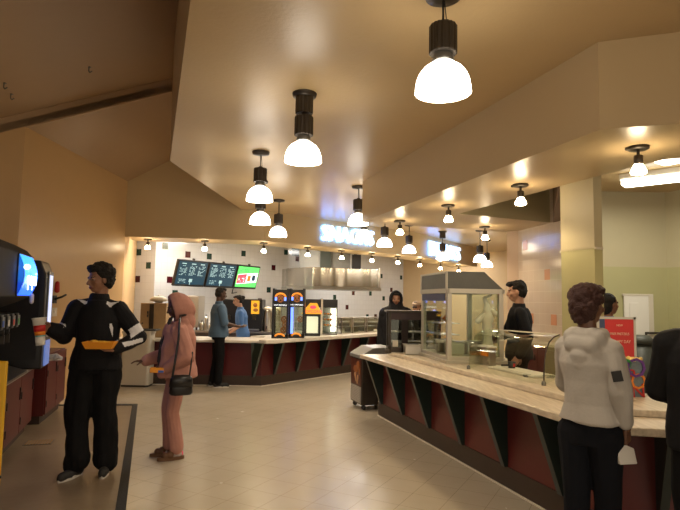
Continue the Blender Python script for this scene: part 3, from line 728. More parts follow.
# ------------------------------------------------------------------ kitchen equipment
# menu screens, tilted forward
ms = [(on(181, 258, (-3.2, 11.3), (-1.2, 13.7)))]
MP, MQ = aty(177.5, 270, 11.3).xy, aty(262, 270, 13.6).xy
md = (MQ - MP).normalized()
def mplane(px, py_): return on(px, py_, MP, MQ)
def bars(m, x0, x1, z0, z1, rows, mi, y, seed):
    random.seed(seed)
    for r in range(rows):
        z = z1 - (z1 - z0) * (r + .5) / rows; x = x0
        while x < x1 - .01:
            w = random.uniform(.01, .05)
            if random.random() < .72: m.box(x, min(x + w, x1), y, y + .002, z - .006, z + .006, mi)
            x += w + random.uniform(.006, .03)
TILT = math.radians(15)
edges_px = [(178.5, 209.5), (210, 238), (238.5, 261)]
labs = ['leftmost dark menu screen with pale lines, tilted on the tiled wall', 'middle dark menu screen with pale lines, between the other two', 'menu screen with a bright green and red advert, right end of the row']
for k, ((xa, xb), lab) in enumerate(zip(edges_px, labs)):
    a, b = mplane(xa, 271), mplane(xb, 275); L = (b.xy - a.xy).length - .02
    zt = 2.29; h = .57
    t = thing('menu_screen', lab, 'screen', (a.x, a.y, zt), ang(md), 'menu screens on the tiled wall'); t.rotation_euler = (TILT, 0, ang(md))
    m = MB(); m.box(0, L, 0, .06, -h, 0); m.build('casing', 'black', t, bevel=.006)
    m = MB(); m.box(.03, L - .03, -.004, 0, -h + .045, -.03)
    if k < 2:
        q = m.build('display', 'screen_dark', t); m = MB()
        xs = [.08, .08 + (L - .12) * .36, .08 + (L - .12) * .70]
        for j, x in enumerate(xs):
            bars(m, x, x + (L - .16) * .27, -.33, -.11, 9, 0, -.008, 10 * k + j); m.box(x + .03, x + .15, -.008, -.006, -.085, -.065, 0)
        bars(m, .10, .3, -.50, -.40, 3, 0, -.008, 77 + k); m.box(L * .45, L * .45 + .09, -.008, -.006, -.47, -.40, 0); m.box(L * .45 + .03, L * .45 + .05, -.008, -.006, -.53, -.47, 0)
        m.build('menu_lines', 'screen_text', q)
    else:
        q = m.build('display', 'screen_green', t); m = MB()
        x1 = L - .05
        m.add([(.05, -.006, -.22), (x1, -.006, -.16), (x1, -.006, -.40), (.05, -.006, -.46)], [(3, 2, 1, 0)], 2)
        m.add([(.05, -.008, -.24), (L * .45, -.008, -.20), (L * .45, -.008, -.42), (.05, -.008, -.44)], [(3, 2, 1, 0)], 0)
        bars(m, .09, L * .4, -.40, -.27, 4, 2, -.012, 5)
        m.box(L * .5, L * .64, -.012, -.01, -.38, -.24, 1); m.box(L * .7, L * .85, -.012, -.01, -.36, -.22, 3)
        bars(m, .1, L * .5, -.15, -.08, 2, 3, -.012, 6)
        m.build('advert', ['screen_red', 'orange', 'screen_white', 'screen_dark'], q)
    m = MB(); m.box(L / 2 - .05, L / 2 + .05, .06, .30, -.10, -.04); m.box(L / 2 - .02, L / 2 + .02, 0.01, .05, 0, .04); m.build('wall_bracket', 'bronze', t)
    if k == 1:
        m = MB(); m.tube([(L + .1, .06, -h), (L + .12, .08, -h - .14), (L + .3, .1, -h - .12)], .012); m.build('cable', 'black', t)
# hood and ducts
hL, hR = aty(312.5, 280, 13.9), aty(378.5, 280, 14.55); hS = aty(288, 280, 14.6)
zt, zb = aty(312.5, 267, 13.9).z, aty(312.5, 286, 13.9).z
t = thing('extractor_hood', 'large brushed steel extractor hood hanging over the kitchen', 'hood', (hL.x, hL.y, zb))
d = (hR.xy - hL.xy).normalized(); bk = V((-d.y, d.x)) * 1.25
m = MB(); m.prism([hS.xy, hL.xy, hR.xy, hR.xy + bk, hS.xy + bk * .6], zb, zt)
mat('brushed_hood', (.58, .55, .49), .25, 1)
nt_ = M_['brushed_hood'].node_tree; tc_ = nt_.nodes.new('ShaderNodeTexCoord'); mp_ = nt_.nodes.new('ShaderNodeMapping'); mp_.inputs['Scale'].default_value = (1.1, 1.1, .05)
nz_ = nt_.nodes.new('ShaderNodeTexNoise'); nz_.inputs['Scale'].default_value = 1.3; nz_.inputs['Detail'].default_value = 1; bp_ = nt_.nodes.new('ShaderNodeBump'); bp_.inputs['Strength'].default_value = 1; bp_.inputs['Distance'].default_value = .25
nt_.links.new(tc_.outputs['Object'], mp_.inputs[0]); nt_.links.new(mp_.outputs[0], nz_.inputs[0]); nt_.links.new(nz_.outputs[0], bp_.inputs['Height']); nt_.links.new(bp_.outputs[0], nt_.nodes['Principled BSDF'].inputs['Normal'])
o = m.build('canopy', 'brushed_hood', t, world=True, bevel=.01)
m = MB(); n_ = V((d.y, -d.x)) * .06; m.prism([hS.xy + V((-.05, -.05)), hL.xy + n_, hR.xy + n_ + d * .06, hR.xy + bk, hS.xy + bk * .6], zb - .08, zb); m.build('rim', 'steel', t, world=True)
m = MB(); m.tube([V((hR.x + .02, hR.y - .02, zb - .05)), V((hR.x + .02, hR.y - .02, zt))], .03); m.build('edge_pipe', 'steel', t, world=True)
for (xa, xb, ya, nm, mt) in ((320, 331, 14.9, 'exhaust_duct', 'duct_green'), (352, 361, 14.6, 'junction_duct', 'black')):
    a, b = aty(xa, 262, ya), aty(xb, 262, ya)
    m = MB(); m.box(a.x, b.x, ya, ya + .4, zt - .02, ZC if nm == 'exhaust_duct' else 2.72)
    if nm == 'junction_duct': m.box(a.x + .06, b.x - .1, ya + .05, ya + .3, 2.6, ZC)
    mat('duct_green', (.06, .08, .06), .4) if 'duct_green' not in M_ else None
    m.build(nm, mt, t, world=False).location = (-hL.x, -hL.y, -zb)
m = MB(); a, b = aty(300, 262, 15.4), aty(320, 262, 15.4); m.box(a.x, b.x, 15.2, 15.4, zt, ZC); a, b = aty(331, 262, 15.4), aty(350, 262, 15.4); m.box(a.x, b.x, 15.2, 15.4, zt, ZC); m.build('duct_cover', 'steel_dark', t).location = (-hL.x, -hL.y, -zb)
# back bench behind the left run
t = thing('back_bench', 'steel work bench along the tiled wall behind the counter workers', 'bench', (-3.9, 11.3, 0), 0)
m = MB(); m.box(0, 3.4, 0, .6, .80, .84); m.build('top', 'steel', t, bevel=.004)
m = MB(); m.box(.02, 3.38, .05, .58, .1, .80); m.build('cupboard', 'steel_dark', t)
m = MB(); m.box(.02, 3.38, .08, .55, 0, .1); m.build('plinth', 'black', t)
# brown box appliance
def boxat(xa, xb, ytop, ybot, Y):
    a, b = aty(xa, (ytop + ybot) / 2, Y), aty(xb, (ytop + ybot) / 2, Y); zt = aty((xa + xb) / 2, ytop, Y).z; zb = aty((xa + xb) / 2, ybot, Y).z
    return a.x, b.x, zb, zt
x0, x1, zb, zt = boxat(140, 166, 303, 334, 9.85)
t = thing('counter_cabinet', 'tan box shaped cabinet with a dark upright strip on the far counter', 'cabinet', (x0, 9.85, .79))
W = x1 - x0; Hh = zt - .79
m = MB(); m.box(0, W, 0, .4, 0, Hh); m.build('body', 'cardboard', t, bevel=.01)
m = MB(); m.box(W * .36, W * .52, -.012, 0, .03, Hh - .02); m.build('dark_strip', 'bronze', t)
m = MB(); m.caps((W * .30, -.02, Hh * .7), (W * .30, -.02, Hh * .7 + .03), .012, .012); m.caps((W * .30, -.02, Hh * .6), (W * .30, -.02, Hh * .6 + .03), .012, .012); m.caps((W * .10, -.01, Hh * .4), (W * .10, -.01, Hh * .41), .012, .012); m.build('latch', 'black', t)
t = thing('domed_lid', 'pale domed serving lid on top of the tan cabinet', 'lid', (x0 + W * .55, 10.05, .79 + Hh + .002))
m = MB(); m.lathe([(.06, 0), (.07, .02), (.15, .035), (.16, .06), (.12, .10), (.06, .125), (.01, .13)], n=28); m.build('dome', 'offwhite', t)
m = MB(); m.lathe([(.012, .128), (.02, .14), (.001, .15)], n=12); m.build('knob', 'offwhite', t)
# silver oven
x0, x1, zb, zt = boxat(176, 198.5, 295.5, 331, 10.6)
t = thing('silver_oven', 'silver upright two door warming cabinet behind the pink hood', 'oven', (x0, 11.35, .84))
x0, x1, zb, zt = boxat(174, 198.5, 295.5, 331, 11.35); W = x1 - x0; Hh = zt - .84
t.location = (x0, 11.35, .84)
for sx, sy in ((.04, .04), (W - .04, .04), (.04, .46), (W - .04, .46)):
    m = MB(); m.caps((sx, sy, .02), (sx, sy, .06), .02, .02); m.build('foot', 'black', t)
m = MB(); m.box(0, W, 0, .5, .06, Hh)
mat('oven_grey', (.40, .36, .31), .35, .35)
m.build('body', 'oven_grey', t, bevel=.008)
m = MB(); m.box(-.004, W * .22, -.008, .0, .07, Hh - .01); m.build('side_strip', 'maroon', t)
for a, b in ((.08, Hh * .5 - .01), (Hh * .5, Hh - .02)):
    m = MB(); m.box(W * .24, W - .01, -.02, 0, a, b); o = m.build('door', 'oven_grey', t, bevel=.004)
    m = MB(); m.caps((W * .42, -.03, a + .35 * (b - a)), (W * .42, -.03, a + .5 * (b - a)), .012, .012); m.build('handle', 'black', o)
# rack and small steel things near the oven
for k, (px, h) in enumerate(((202, .16), (206, .28), (211, .12))):
    p = aty(px, 327, 11.45); t = thing(('steel_pitcher', 'steel_canister', 'steel_tub')[k], ('small steel pitcher beside the silver oven', 'tall narrow steel canister on the bench behind the denim shirt', 'low steel tub on the bench, nearest the man in the denim shirt')[k], ('pitcher', 'canister', 'tub')[k], (p.x, 11.45, .84))
    m = MB(); r = .055 if k != 1 else .04; m.lathe([(r * .8, 0), (r, .02), (r, h * .8), (r * .7, h)], n=20); m.build('vessel', 'steel', t)
    m = MB(); m.lathe([(r * .5, h), (r * .6, h + .01), (.012, h + .03), (.01, h + .05)], n=16); m.build('lid', 'steel_dark', t)
# soda dispenser behind worker
x0, x1, zb, zt = boxat(222, 262, 299, 335, 11.0); W = x1 - x0
t = thing('soda_dispenser', 'wide black soda dispenser with a yellow food poster behind the blue polo worker', 'soda machine', (x0, 11.32, .84))
x0, x1, zb, zt = boxat(222, 262, 299, 335, 11.32); W = x1 - x0; Hh = zt - .84; t.location = (x0, 11.32, .84)
m = MB(); m.box(0, W, 0.0, .5, 0, Hh); m.build('body', 'black', t, bevel=.015)
p = (251 - 222) / 40 * W, (259 - 222) / 40 * W
m = MB(); m.box(p[0], p[1], -.012, 0, Hh - .30, Hh - .03); o = m.build('poster', 'poster_yellow', t)
m = MB(); m.ell(((p[0] + p[1]) / 2, -.014, Hh - .12), (.045, .005, .045)); m.ell(((p[0] + p[1]) / 2 + .01, -.014, Hh - .22), (.05, .005, .035)); m.build('food_picture', 'pretzel', o)
m = MB(); m.box(.1, W - .05, -.10, 0, .02, .05); m.build('drip_tray', 'steel', t)
for k in range(4):
    m = MB(); x = .15 + k * .17; m.rbox(x - .04, x + .04, -.07, .0, Hh - .42, Hh - .33, .015); m.build('valve', 'bronze', t)
# urns
for k, (px, lab) in enumerate(((267.5, 'left steel drink urn between the black dispenser and pretzel cases'), (275.5, 'right steel drink urn, touching the first pretzel case'))):
    p = aty(px, 320, 11.45); t = thing('steel_urn', lab, 'urn', (p.x, 11.45 + k * .12, .84), 0, 'steel drink urns on the bench')
    m = MB(); m.lathe([(.085, 0), (.09, .02), (.09, .42), (.085, .44)], n=24); m.build('tank', 'steel', t)
    m = MB(); m.lathe([(.09, .44), (.095, .45), (.085, .48), (.05, .50), (.01, .51)], n=24); m.build('lid', 'plate', t)
    m = MB(); m.caps((0, -.09, .10), (0, -.13, .10), .015, .012); m.caps((0, -.13, .10), (0, -.13, .06), .01, .01); m.build('tap', 'black', t)
# things on the right run: local frames along KD
def kframe(px, inset, z=.815, py_=338):
    q = off([BE1, BE2], inset); p = on(px, py_, q[0], q[1]); return V((p.x, p.y, z))
def klen(pa, pb, inset):
    return (kframe(pb, inset) - kframe(pa, inset)).length
KA = ang(KD)
# pretzel cases: they face the camera more than the counter does
def pretzel_case(pa, pb, Y, label, strip_):
    x0, x1, zb, zt = boxat(pa, pb, 289, 338.5, Y); W = x1 - x0; H = zt - .815
    t = thing('pretzel_case', label, 'display case', (x0, Y, .815), 0, 'black pretzel cases on the far counter')
    D = .30; p = .035
    for (sx, sy) in ((0, 0), (W - p, 0), (0, D - p), (W - p, D - p)):
        m = MB(); m.box(sx, sx + p, sy, sy + p, .03, H - .30); m.build('post', 'black', t)
    m = MB(); m.box(0, W, 0, D, 0, .07); m.build('base', 'black', t, bevel=.004)
    m = MB(); m.box(0, W, 0, D, H - .32, H - .01); m.box(.0, .04, 0, D, H - .02, H + .01); m.box(W - .04, W, 0, D, H - .02, H + .01); hd = m.build('header', 'black', t, bevel=.004)
    cx = W / 2; zc = H - .155
    m = MB()
    for k in range(14):                                        # pretzel ring and an orange arch over it
        a0, a1 = 2 * PI * k / 14, 2 * PI * (k + 1) / 14
        m.caps((cx + .05 * math.cos(a0), -.012, zc - .02 + .055 * math.sin(a0)), (cx + .05 * math.cos(a1), -.012, zc - .02 + .055 * math.sin(a1)), .014, .014)
    m.caps((cx - .035, -.014, zc - .055), (cx + .02, -.014, zc + .02), .012, .012); m.caps((cx + .035, -.014, zc - .055), (cx - .02, -.014, zc + .02), .012, .012)
    m.build('pretzel_emblem', 'pretzel', hd)
    m = MB()
    for k in range(8):
        a0, a1 = math.radians(25 + 16.25 * k), math.radians(25 + 16.25 * (k + 1))
        m.caps((cx + .095 * math.cos(a0), -.008, zc - .01 + .085 * math.sin(a0)), (cx + .095 * math.cos(a1), -.008, zc - .01 + .085 * math.sin(a1)), .018, .018)
    mat('poster_orange', (.9, .3, .03), .4, em=(.9, .28, .02), es=.25) if 'poster_orange' not in M_ else None
    m.build('arch_band', 'poster_orange', hd)
    m = MB(); m.box(cx - .10, cx - .065, -.006, 0, zc - .05, zc + .01); m.box(cx + .065, cx + .10, -.006, 0, zc - .05, zc + .01); m.build('blue_mark', 'blue_strip', hd)
    m = MB(); m.text('HOT PRETZELS', .034, Matrix.Translation((cx, -.006, H - .285)) @ Matrix.Rotation(PI / 2, 4, 'X'), depth=.002); m.build('lettering', 'screen_white', hd)
    m = MB(); m.box(p, W - p, .01, .016, .07, H - .32); m.build('glass_pane', 'glass', t); m = MB(); m.box(p, W - p, D - .016, D - .01, .07, H - .32); m.build('glass_pane', 'glass', t)
    m = MB()
    for k in range(6):
        a0, a1 = math.radians(30 + 24 * k - 12), math.radians(30 + 24 * (k + 1) - 12)
        m.caps((cx + .08 * math.cos(a0), -.006, .03 + .05 * math.sin(a0)), (cx + .08 * math.cos(a1), -.006, .03 + .05 * math.sin(a1)), .016, .016)
    m.build('foot_band', 'poster_orange', t)
    if strip_:
        m = MB(); m.box(p, p + .045, -.002, .01, .08, H - .33); m.build('blue_strip', 'blue_strip', t)
    m = MB(); m.tube([(cx, D / 2, .07), (cx, D / 2, H - .33)], .006)
    for z in (.17, .28, .39): m.tube([(cx - .09, D / 2, z), (cx + .09, D / 2, z)], .005)
    rk = m.build('rack', 'steel', t)
    return t, W, D, H, cx
specs = [(272, 288.5, 9.75, 'black pretzel case with clear panes, left one of the pair', False), (288.8, 304.5, 9.95, 'black pretzel case with a blue upright strip, right one of the pair', True)]
for pa, pb, Y, lab, st in specs:
    t, W, D, H, cx = pretzel_case(pa, pb, Y, lab, st)
    for k, (dx, z) in enumerate(((.06, .33), (.08, .24), (.05, .14))):
        if st and k: continue
        m = MB(); L = t.location
        for q in range(12):
            a0, a1 = 2 * PI * q / 12, 2 * PI * (q + 1) / 12
            m.caps((.045 * math.cos(a0), 0, .05 * math.sin(a0)), (.045 * math.cos(a1), 0, .05 * math.sin(a1)), .013, .013)
        m.caps((-.03, 0, -.04), (.02, 0, .02), .011, .011); m.caps((.03, 0, -.04), (-.02, 0, .02), .011, .011)
        o = m.build('pretzel', 'pretzel'); o.location = (L.x + cx + dx, L.y + D / 2 - .02, L.z + z)
        tag(o, ('soft pretzel on the top hook of the left pretzel case', 'soft pretzel on the middle hook of the left pretzel case', 'soft pretzel on the lowest hook of the left pretzel case')[k] if not st else 'soft pretzel in the right pretzel case with the blue strip', 'pretzel')
# popcorn warmer
x0, x1, zb, zt = boxat(305, 320.5, 314, 337, 10.55); W = x1 - x0; H = zt - .815
t = thing('popcorn_warmer', 'small lit popcorn warmer with a yellow and red topper beside the pretzel cases', 'warmer', (x0, 10.55, .815), .12)
m = MB(); D = .36
for a in (0, W - .03):
    for b in (0, D - .03): m.box(a, a + .03, b, b + .03, 0, H)
m.box(0, W, 0, D, 0, .05); m.box(0, W, 0, D, H - .04, H); m.build('frame', 'black', t)
m = MB(); m.box(.04, W - .04, .10, D - .03, .05, H - .06)
mat('case_soft', (.9, .85, .75), .4, em=(1, .88, .66), es=.55)
m.build('lit_interior', 'case_soft', t)
m = MB(); m.box(.03, W - .03, .005, .01, .05, H - .04); m.build('glass_pane', 'glass', t)
m = MB(); zt2 = aty(313, 303, 10.55).z - .815
m.prof([(0, H), (.02, H), (.02, H + .01), (0, H + .01)], 0, W, 0)
m.add([(-.08, -.01, H), (W + .02, -.01, H), (W * .75, -.01, zt2), (W * .3, -.01, zt2), (-.08, .012, H), (W + .02, .012, H), (W * .75, .012, zt2), (W * .3, .012, zt2)], [(0, 1, 2, 3), (7, 6, 5, 4), (0, 3, 7, 4), (1, 5, 6, 2), (3, 2, 6, 7), (0, 4, 5, 1)])
tp = m.build('topper', 'poster_yellow', t)
m = MB(); m.text('POPCORN', .075, Matrix.Translation((W * .48, -.016, H + .045)) @ Matrix.Rotation(PI / 2, 4, 'X'), depth=.002); m.ell((W * .5, -.014, H + .13), (.06, .004, .035)); m.build('topper_lettering', 'screen_red', tp)
# tall lit display
x0, x1, zb, zt = boxat(322.5, 337.5, 299.5, 335, 11.0); W = x1 - x0; H = zt - .815
t = thing('heated_display', 'tall lit food display cabinet with a black header on the far counter', 'display case', (x0, 11.0, .815), .1)
m = MB(); D = .4; m.box(-.03, .0, 0, D, 0, H + .02, 1); m.box(W - .015, W, 0, D, 0, H); m.box(0, W, 0, D, 0, .03); m.box(0, W, D - .02, D, 0, H, 0); m.build('frame', ['steel_dark', 'aluminium'], t)
m = MB(); m.box(-.34, W, -.005, D, H - .16, H); m.build('header', 'black', t, bevel=.004)
m = MB(); m.box(W * .62, W * .9, D * .3, D * .5, .06, H - .18); m.build('light_tube', 'case_glow', t)
for z in (.16, .27, .38):
    m = MB(); m.box(.01, W - .02, .02, D - .03, z, z + .01); s_ = m.build('shelf', 'steel', t)
    m = MB()
    for q in range(3): m.ell((.06 + q * .06, .1, z + .03), (.028, .05, .02))
    m.build('food_tray', 'orange', s_)
m = MB(); m.box(0, W - .01, .0, .005, .03, H - .16); m.build('glass_pane', 'glass', t)
t2 = thing('white_post', 'slim pale post between the popcorn warmer and the tall lit display', 'post', (aty(321.5, 330, 10.9).x, 10.9, .815))
# glass serving cases
for k, (pa, pb, lab) in enumerate(((341.5, 352.5, 'first low glass serving case right of the tall lit display'), (353, 366, 'middle low glass serving case with a dark tray'), (367, 381, 'low glass serving case nearest the light blue sleeve'))):
    ins = .30; P, Q = kframe(pa, ins), kframe(pb, ins); W = (Q - P).length - .03; H = .31
    t = thing('glass_serving_case', lab, 'display case', tuple(P), KA, 'glass serving cases on the far counter')
    m = MB(); D = .42
    for a in (0, W - .02): m.box(a, a + .02, 0, .02, 0, H); m.box(a, a + .02, D - .02, D, 0, H)
    m.box(0, W, 0, D, H, H + .018); m.box(0, W, 0, D, 0, .02); m.build('frame', 'steel', t)
    m = MB(); m.box(.02, W - .02, .004, .009, .02, H); m.build('glass_pane', 'glass', t)
    m = MB(); m.box(.02, W - .02, .05, D - .05, .12, .13); m.build('shelf', 'steel_dark', t)
    m = MB(); m.box(.08, W - .12, .10, D - .1, .02, .10 if k != 1 else .115); m.build('pan', 'steel_dark' if k else 'white', t)
m = MB(); m.box(-.018, .018, 0, .03, 0, aty(321.5, 299, 10.9).z - .815); m.build('post', 'plate', t2)
m = MB(); m.box(-.03, .03, -.01, .04, 0, .01); m.build('foot', 'steel', t2)
# steel rack further back in the kitchen
t = thing('kitchen_range', 'long steel cooking line under the extractor hood', 'range', (-.9, 14.2, 0), ang(hR.xy - hL.xy))
m = MB(); m.box(0, 3.3, 0, .8, .15, .9); m.build('body', 'steel_dark', t); m = MB(); m.box(0, 3.3, 0, .8, .9, .93); m.build('top', 'steel', t)
m = MB(); m.box(0, 3.3, .76, .8, .93, 1.0); m.build('backsplash', 'steel', t)
for x in (.1, 1.1, 2.1, 3.1):
    m = MB(); m.box(x, x + .06, .1, .16, 0, .15); m.build('leg', 'steel', t)
# ------------------------------------------------------------------ things on and around the island
Z1 = .846
fa = atz(352, 402, 0).xy; fa = V((.19, 8.12))
t = thing('ice_cream_freezer', 'small wheeled ice cream freezer with a brown picture panel', 'freezer', (fa.x, fa.y, 0), ang(ED))
L = .47; D = .42
m = MB(); m.box(0, L, 0, D, .07, .70); m.build('body', 'bronze', t, bevel=.012)
m = MB(); m.prof([(-.02, .70), (-.02, .745), (.16, .85), (D + .05, .86), (D + .05, .70)], -.02, L + .02)
mat('steel_lid', (.22, .22, .21), .4, .3)
m.build('lid', 'steel_lid', t, bevel=.01)
m = MB(); m.box(.02, L - .02, -.006, 0, .32, .68, 0)
mat('choc', (.09, .022, .012), .35)
o = m.build('picture_panel', 'choc', t)
m = MB(); m.ell((L * .72, -.01, .60), (.07, .006, .06)); m.ell((L * .5, -.009, .54), (.10, .005, .05)); m.ell((L * .85, -.01, .52), (.04, .005, .05))
mat('orange_dull', (.32, .11, .03), .4)
m.build('cone_picture', 'orange_dull', o)
m = MB(); m.caps((L * .45, -.009, .46), (L * .55, -.009, .38), .035, .015, side=(0, 1, 0), sq=.2); m.caps((L * .7, -.009, .44), (L * .65, -.009, .36), .03, .02, side=(0, 1, 0), sq=.2)
mat('tanpic', (.50, .30, .16), .4)
m.build('cream_picture', 'tanpic', o)
mat('grille_grey', (.42, .40, .36), .5)
m = MB(); m.box(.02, L - .02, -.008, 0, .09, .31)
for k in range(9): m.box(.03, L - .03, -.016, -.008, .10 + k * .023, .11 + k * .023)
m.build('grille', 'grille_grey', t)
for x in (.05, L - .05):
    for y in (.05, D - .05):
        m = MB(); m.caps((x - .01, y, .035), (x + .01, y, .035), .033, .033); m.box(x - .02, x + .02, y - .01, y + .01, .03, .08); m.build('wheel', 'black', t)
p = V((.53, 7.72))
t = thing('pale_box', 'small pale box on the floor tucked between the freezer and the island counter', 'box', (.56, 7.70, 0), ang(ED))
m = MB(); m.box(0, .16, 0, .14, .0, .17); m.build('carton', 'white', t, bevel=.004); m = MB(); m.box(-.002, .162, .06, .08, .165, .173); m.build('tape', 'offwhite', t)
# black merchandiser
Y = 7.2; xa, xb = aty(389, 311, Y).x, aty(441, 311, Y).x; W = xb - xa; zt = aty(400, 310.5, Y).z; H = zt - Z1
t = thing('hot_food_merchandiser', 'dark framed glass merchandiser on the island in front of the hooded person', 'display case', (xa, Y, Z1))
D = .36
m = MB(); m.box(-.03, W, -.02, D, H - .025, H); m.build('top', 'bronze', t, bevel=.004)
for x in (0, W * .245, W - .03):
    for y in (0, D - .03):
        m = MB(); m.box(x, x + (.03 if x != W * .245 else .085), y, y + .03, .0, H - .025)
        if 'choc2' not in M_: mat('choc2', (.03, .010, .010), .4)
        m.build('post', 'choc2' if x == W * .245 else 'bronze', t)
for z in (.12, .25):
    m = MB(); m.box(.03, W - .03, .01, D - .01, z, z + .012); m.build('shelf', 'steel', t)
m = MB(); m.box(.03, W - .03, -.004, 0, H - .12, H - .025); m.build('header', 'choc2', t)
m = MB(); m.box(0, W, 0, D, 0, .06); m.build('base', 'bronze', t)
m = MB(); m.box(.03, W - .03, .0, .005, .06, H - .10); m.build('glass_pane', 'glass_smoky', t)
m = MB(); m.box(.05, .12, -.008, 0, .07, .15); m.build('price_card', 'offwhite', t)
# steel pans beside it
for k, (px, py_, w, h, Y, lab) in enumerate(((405, 356.5, .20, .115, 6.85, 'open steel pan left of the glass kiosk'), (388, 350, .07, .06, 7.0, 'small dark pot at the end of the island, left of the merchandiser'))):
    a = aty(px, py_, Y); t = thing('steel_pan' if k == 0 else 'dark_pot', lab, 'pan' if k == 0 else 'pot', (a.x, Y, Z1))
    m = MB()
    if k == 0:
        m.prism([(0, 0), (w, 0), (w + .01, .2), (0, .2)], 0, h); m.build('body', 'steel', t, bevel=.01)
        m = MB(); m.box(-.01, w + .015, -.01, .21, h, h + .01); m.build('rim', 'brushed', t); m = MB(); m.box(.03, w - .03, .03, .17, h + .008, h + .014); m.build('contents', 'steel_dark', t)
    else:
        m.lathe([(.03, 0), (.045, .01), (.04, h), (.03, h)]); m.build('body', 'bronze', t); m = MB(); m.lathe([(.025, h), (.03, h + .01), (.008, h + .015), (.008, h + .03)]); m.build('lid', 'bronze', t)
# glass kiosk
KAp, KBp, KCp = V((1.17, 5.97)), V((1.02, 6.86)), V((1.785, 5.99)); KDp = KBp + (KCp - KAp)
t = thing('glass_kiosk', 'large aluminium framed glass food kiosk with a grey hipped roof on the island', 'kiosk', (KAp.x, KAp.y, Z1))
zr0, zr1 = 1.635, 1.835
ux, uy = (KCp - KAp).normalized(), (KBp - KAp).normalized()
def kp(a, b, z): q = KAp + ux * a + uy * b; return V((q.x, q.y, z))
Lx, Ly = (KCp - KAp).length, (KBp - KAp).length
def kbox(m, a0, a1, b0, b1, z0, z1, mi=0): m.prism([kp(a0, b0, 0).xy, kp(a1, b0, 0).xy, kp(a1, b1, 0).xy, kp(a0, b1, 0).xy], z0, z1, mi)
m = MB(); kbox(m, -.03, Lx + .03, -.03, Ly + .03, Z1, Z1 + .035); kbox(m, 0, Lx, 0, Ly, Z1 + .035, Z1 + .075); m.build('base', 'aluminium', t, world=True, bevel=.004)
for a, b in ((0, 0), (Lx - .05, 0), (0, Ly - .05), (Lx - .05, Ly - .05)):
    m = MB(); kbox(m, a, a + .05, b, b + .05, Z1 + .07, zr0); m.build('post', 'aluminium', t, world=True, bevel=.004)
m = MB(); kbox(m, .30, .36, Ly - .05, Ly - .02, Z1 + .07, zr0); m.build('rear_post', 'steel_dark', t, world=True)
m = MB(); kbox(m, -.01, Lx + .01, -.01, .02, zr0 - .035, zr0 + .015); kbox(m, -.01, .02, -.01, Ly + .01, zr0 - .035, zr0 + .015); kbox(m, Lx - .02, Lx + .01, -.01, Ly, zr0 - .035, zr0 + .015); kbox(m, 0, Lx, Ly - .02, Ly + .01, zr0 - .035, zr0 + .015)
kbox(m, -.012, .0, -.012, .03, zr0, zr1); kbox(m, -.012, .0, Ly - .03, Ly, zr0, zr1); kbox(m, -.012, .0, 0, Ly, zr1 - .02, zr1)
m.build('frame', 'aluminium', t, world=True)
m = MB(); pr_ = [(0, zr0 + .01), (0, zr1), (Lx * .66, zr1), (Lx, zr0 + .01)]
vs = [kp(a, 0, z) for a, z in pr_] + [kp(a, Ly, z) for a, z in pr_]
m.add(vs, [(0, 3, 2, 1), (4, 5, 6, 7), (0, 1, 5, 4), (1, 2, 6, 5), (2, 3, 7, 6), (3, 0, 4, 7)]); 
mat('roof_grey', (.11, .112, .108), .42, .3, bump=.2, bscale=30, var=.15)
rf = m.build('roof', 'roof_grey', t, world=True)
m = MB(); kbox(m, -.008, .0, .06, Ly - .06, zr0 - .12, zr0 - .04)
mat('navy', (.02, .03, .10), .4); m.build('navy_band', 'navy', t, world=True)
for q_ in ((.01, .016, .05, Ly - .05), (.05, Lx - .05, .01, .016), (Lx - .02, Lx - .014, .05, Ly - .05)):
    m = MB(); kbox(m, *q_, Z1 + .075, zr0 - .03); m.build('glass_pane', 'glass', t, world=True)
for z in (1.12, 1.25):
    m = MB(); kbox(m, .06, Lx * .5, .45, Ly - .06, z, z + .01); m.build('shelf', 'steel', t, world=True)
def onk(a, b, z): return kp(a, b, z)
q = kp(.12, .5, Z1 + .076); 
for k, (a, b, lab) in enumerate(((.08, .52, 'steel food pan inside the glass kiosk, rear left'), (.08, .20, 'steel food pan inside the glass kiosk, near the front corner'), (.34, .30, 'steel food pan inside the glass kiosk, by the front window'))):
    q = kp(a, b, Z1 + .076); s_ = thing('food_pan', lab, 'pan', tuple(q), ang(ux)); w, h = .19, .13
    m = MB(); m.box(0, w, 0, .2, 0, h); m.build('body', 'steel', s_, bevel=.012); m = MB(); m.box(-.01, w + .01, -.01, .21, h, h + .008); m.build('rim', 'brushed', s_)
    m = MB(); m.box(.02, w - .02, .02, .18, h + .006, h + .012); m.build('contents', 'steel_dark', s_)
q = kp(.2, .6, 1.262); s_ = thing('food_wrapper', 'crumpled orange and white food wrapper on the kiosk shelf', 'wrapper', tuple(q))
m = MB(); random.seed(5)
for k in range(9): a = k * .7; m.add([(0, 0, .01), (.07 * math.cos(a), .05 * math.sin(a), .02 + .05 * random.random()), (.06 * math.cos(a + .8), .05 * math.sin(a + .8), .06 * random.random()), (.01, .01, .10)], [(0, 1, 2), (0, 2, 3)], k % 2)
m.build('wrapper', ['orange', 'white'], s_)
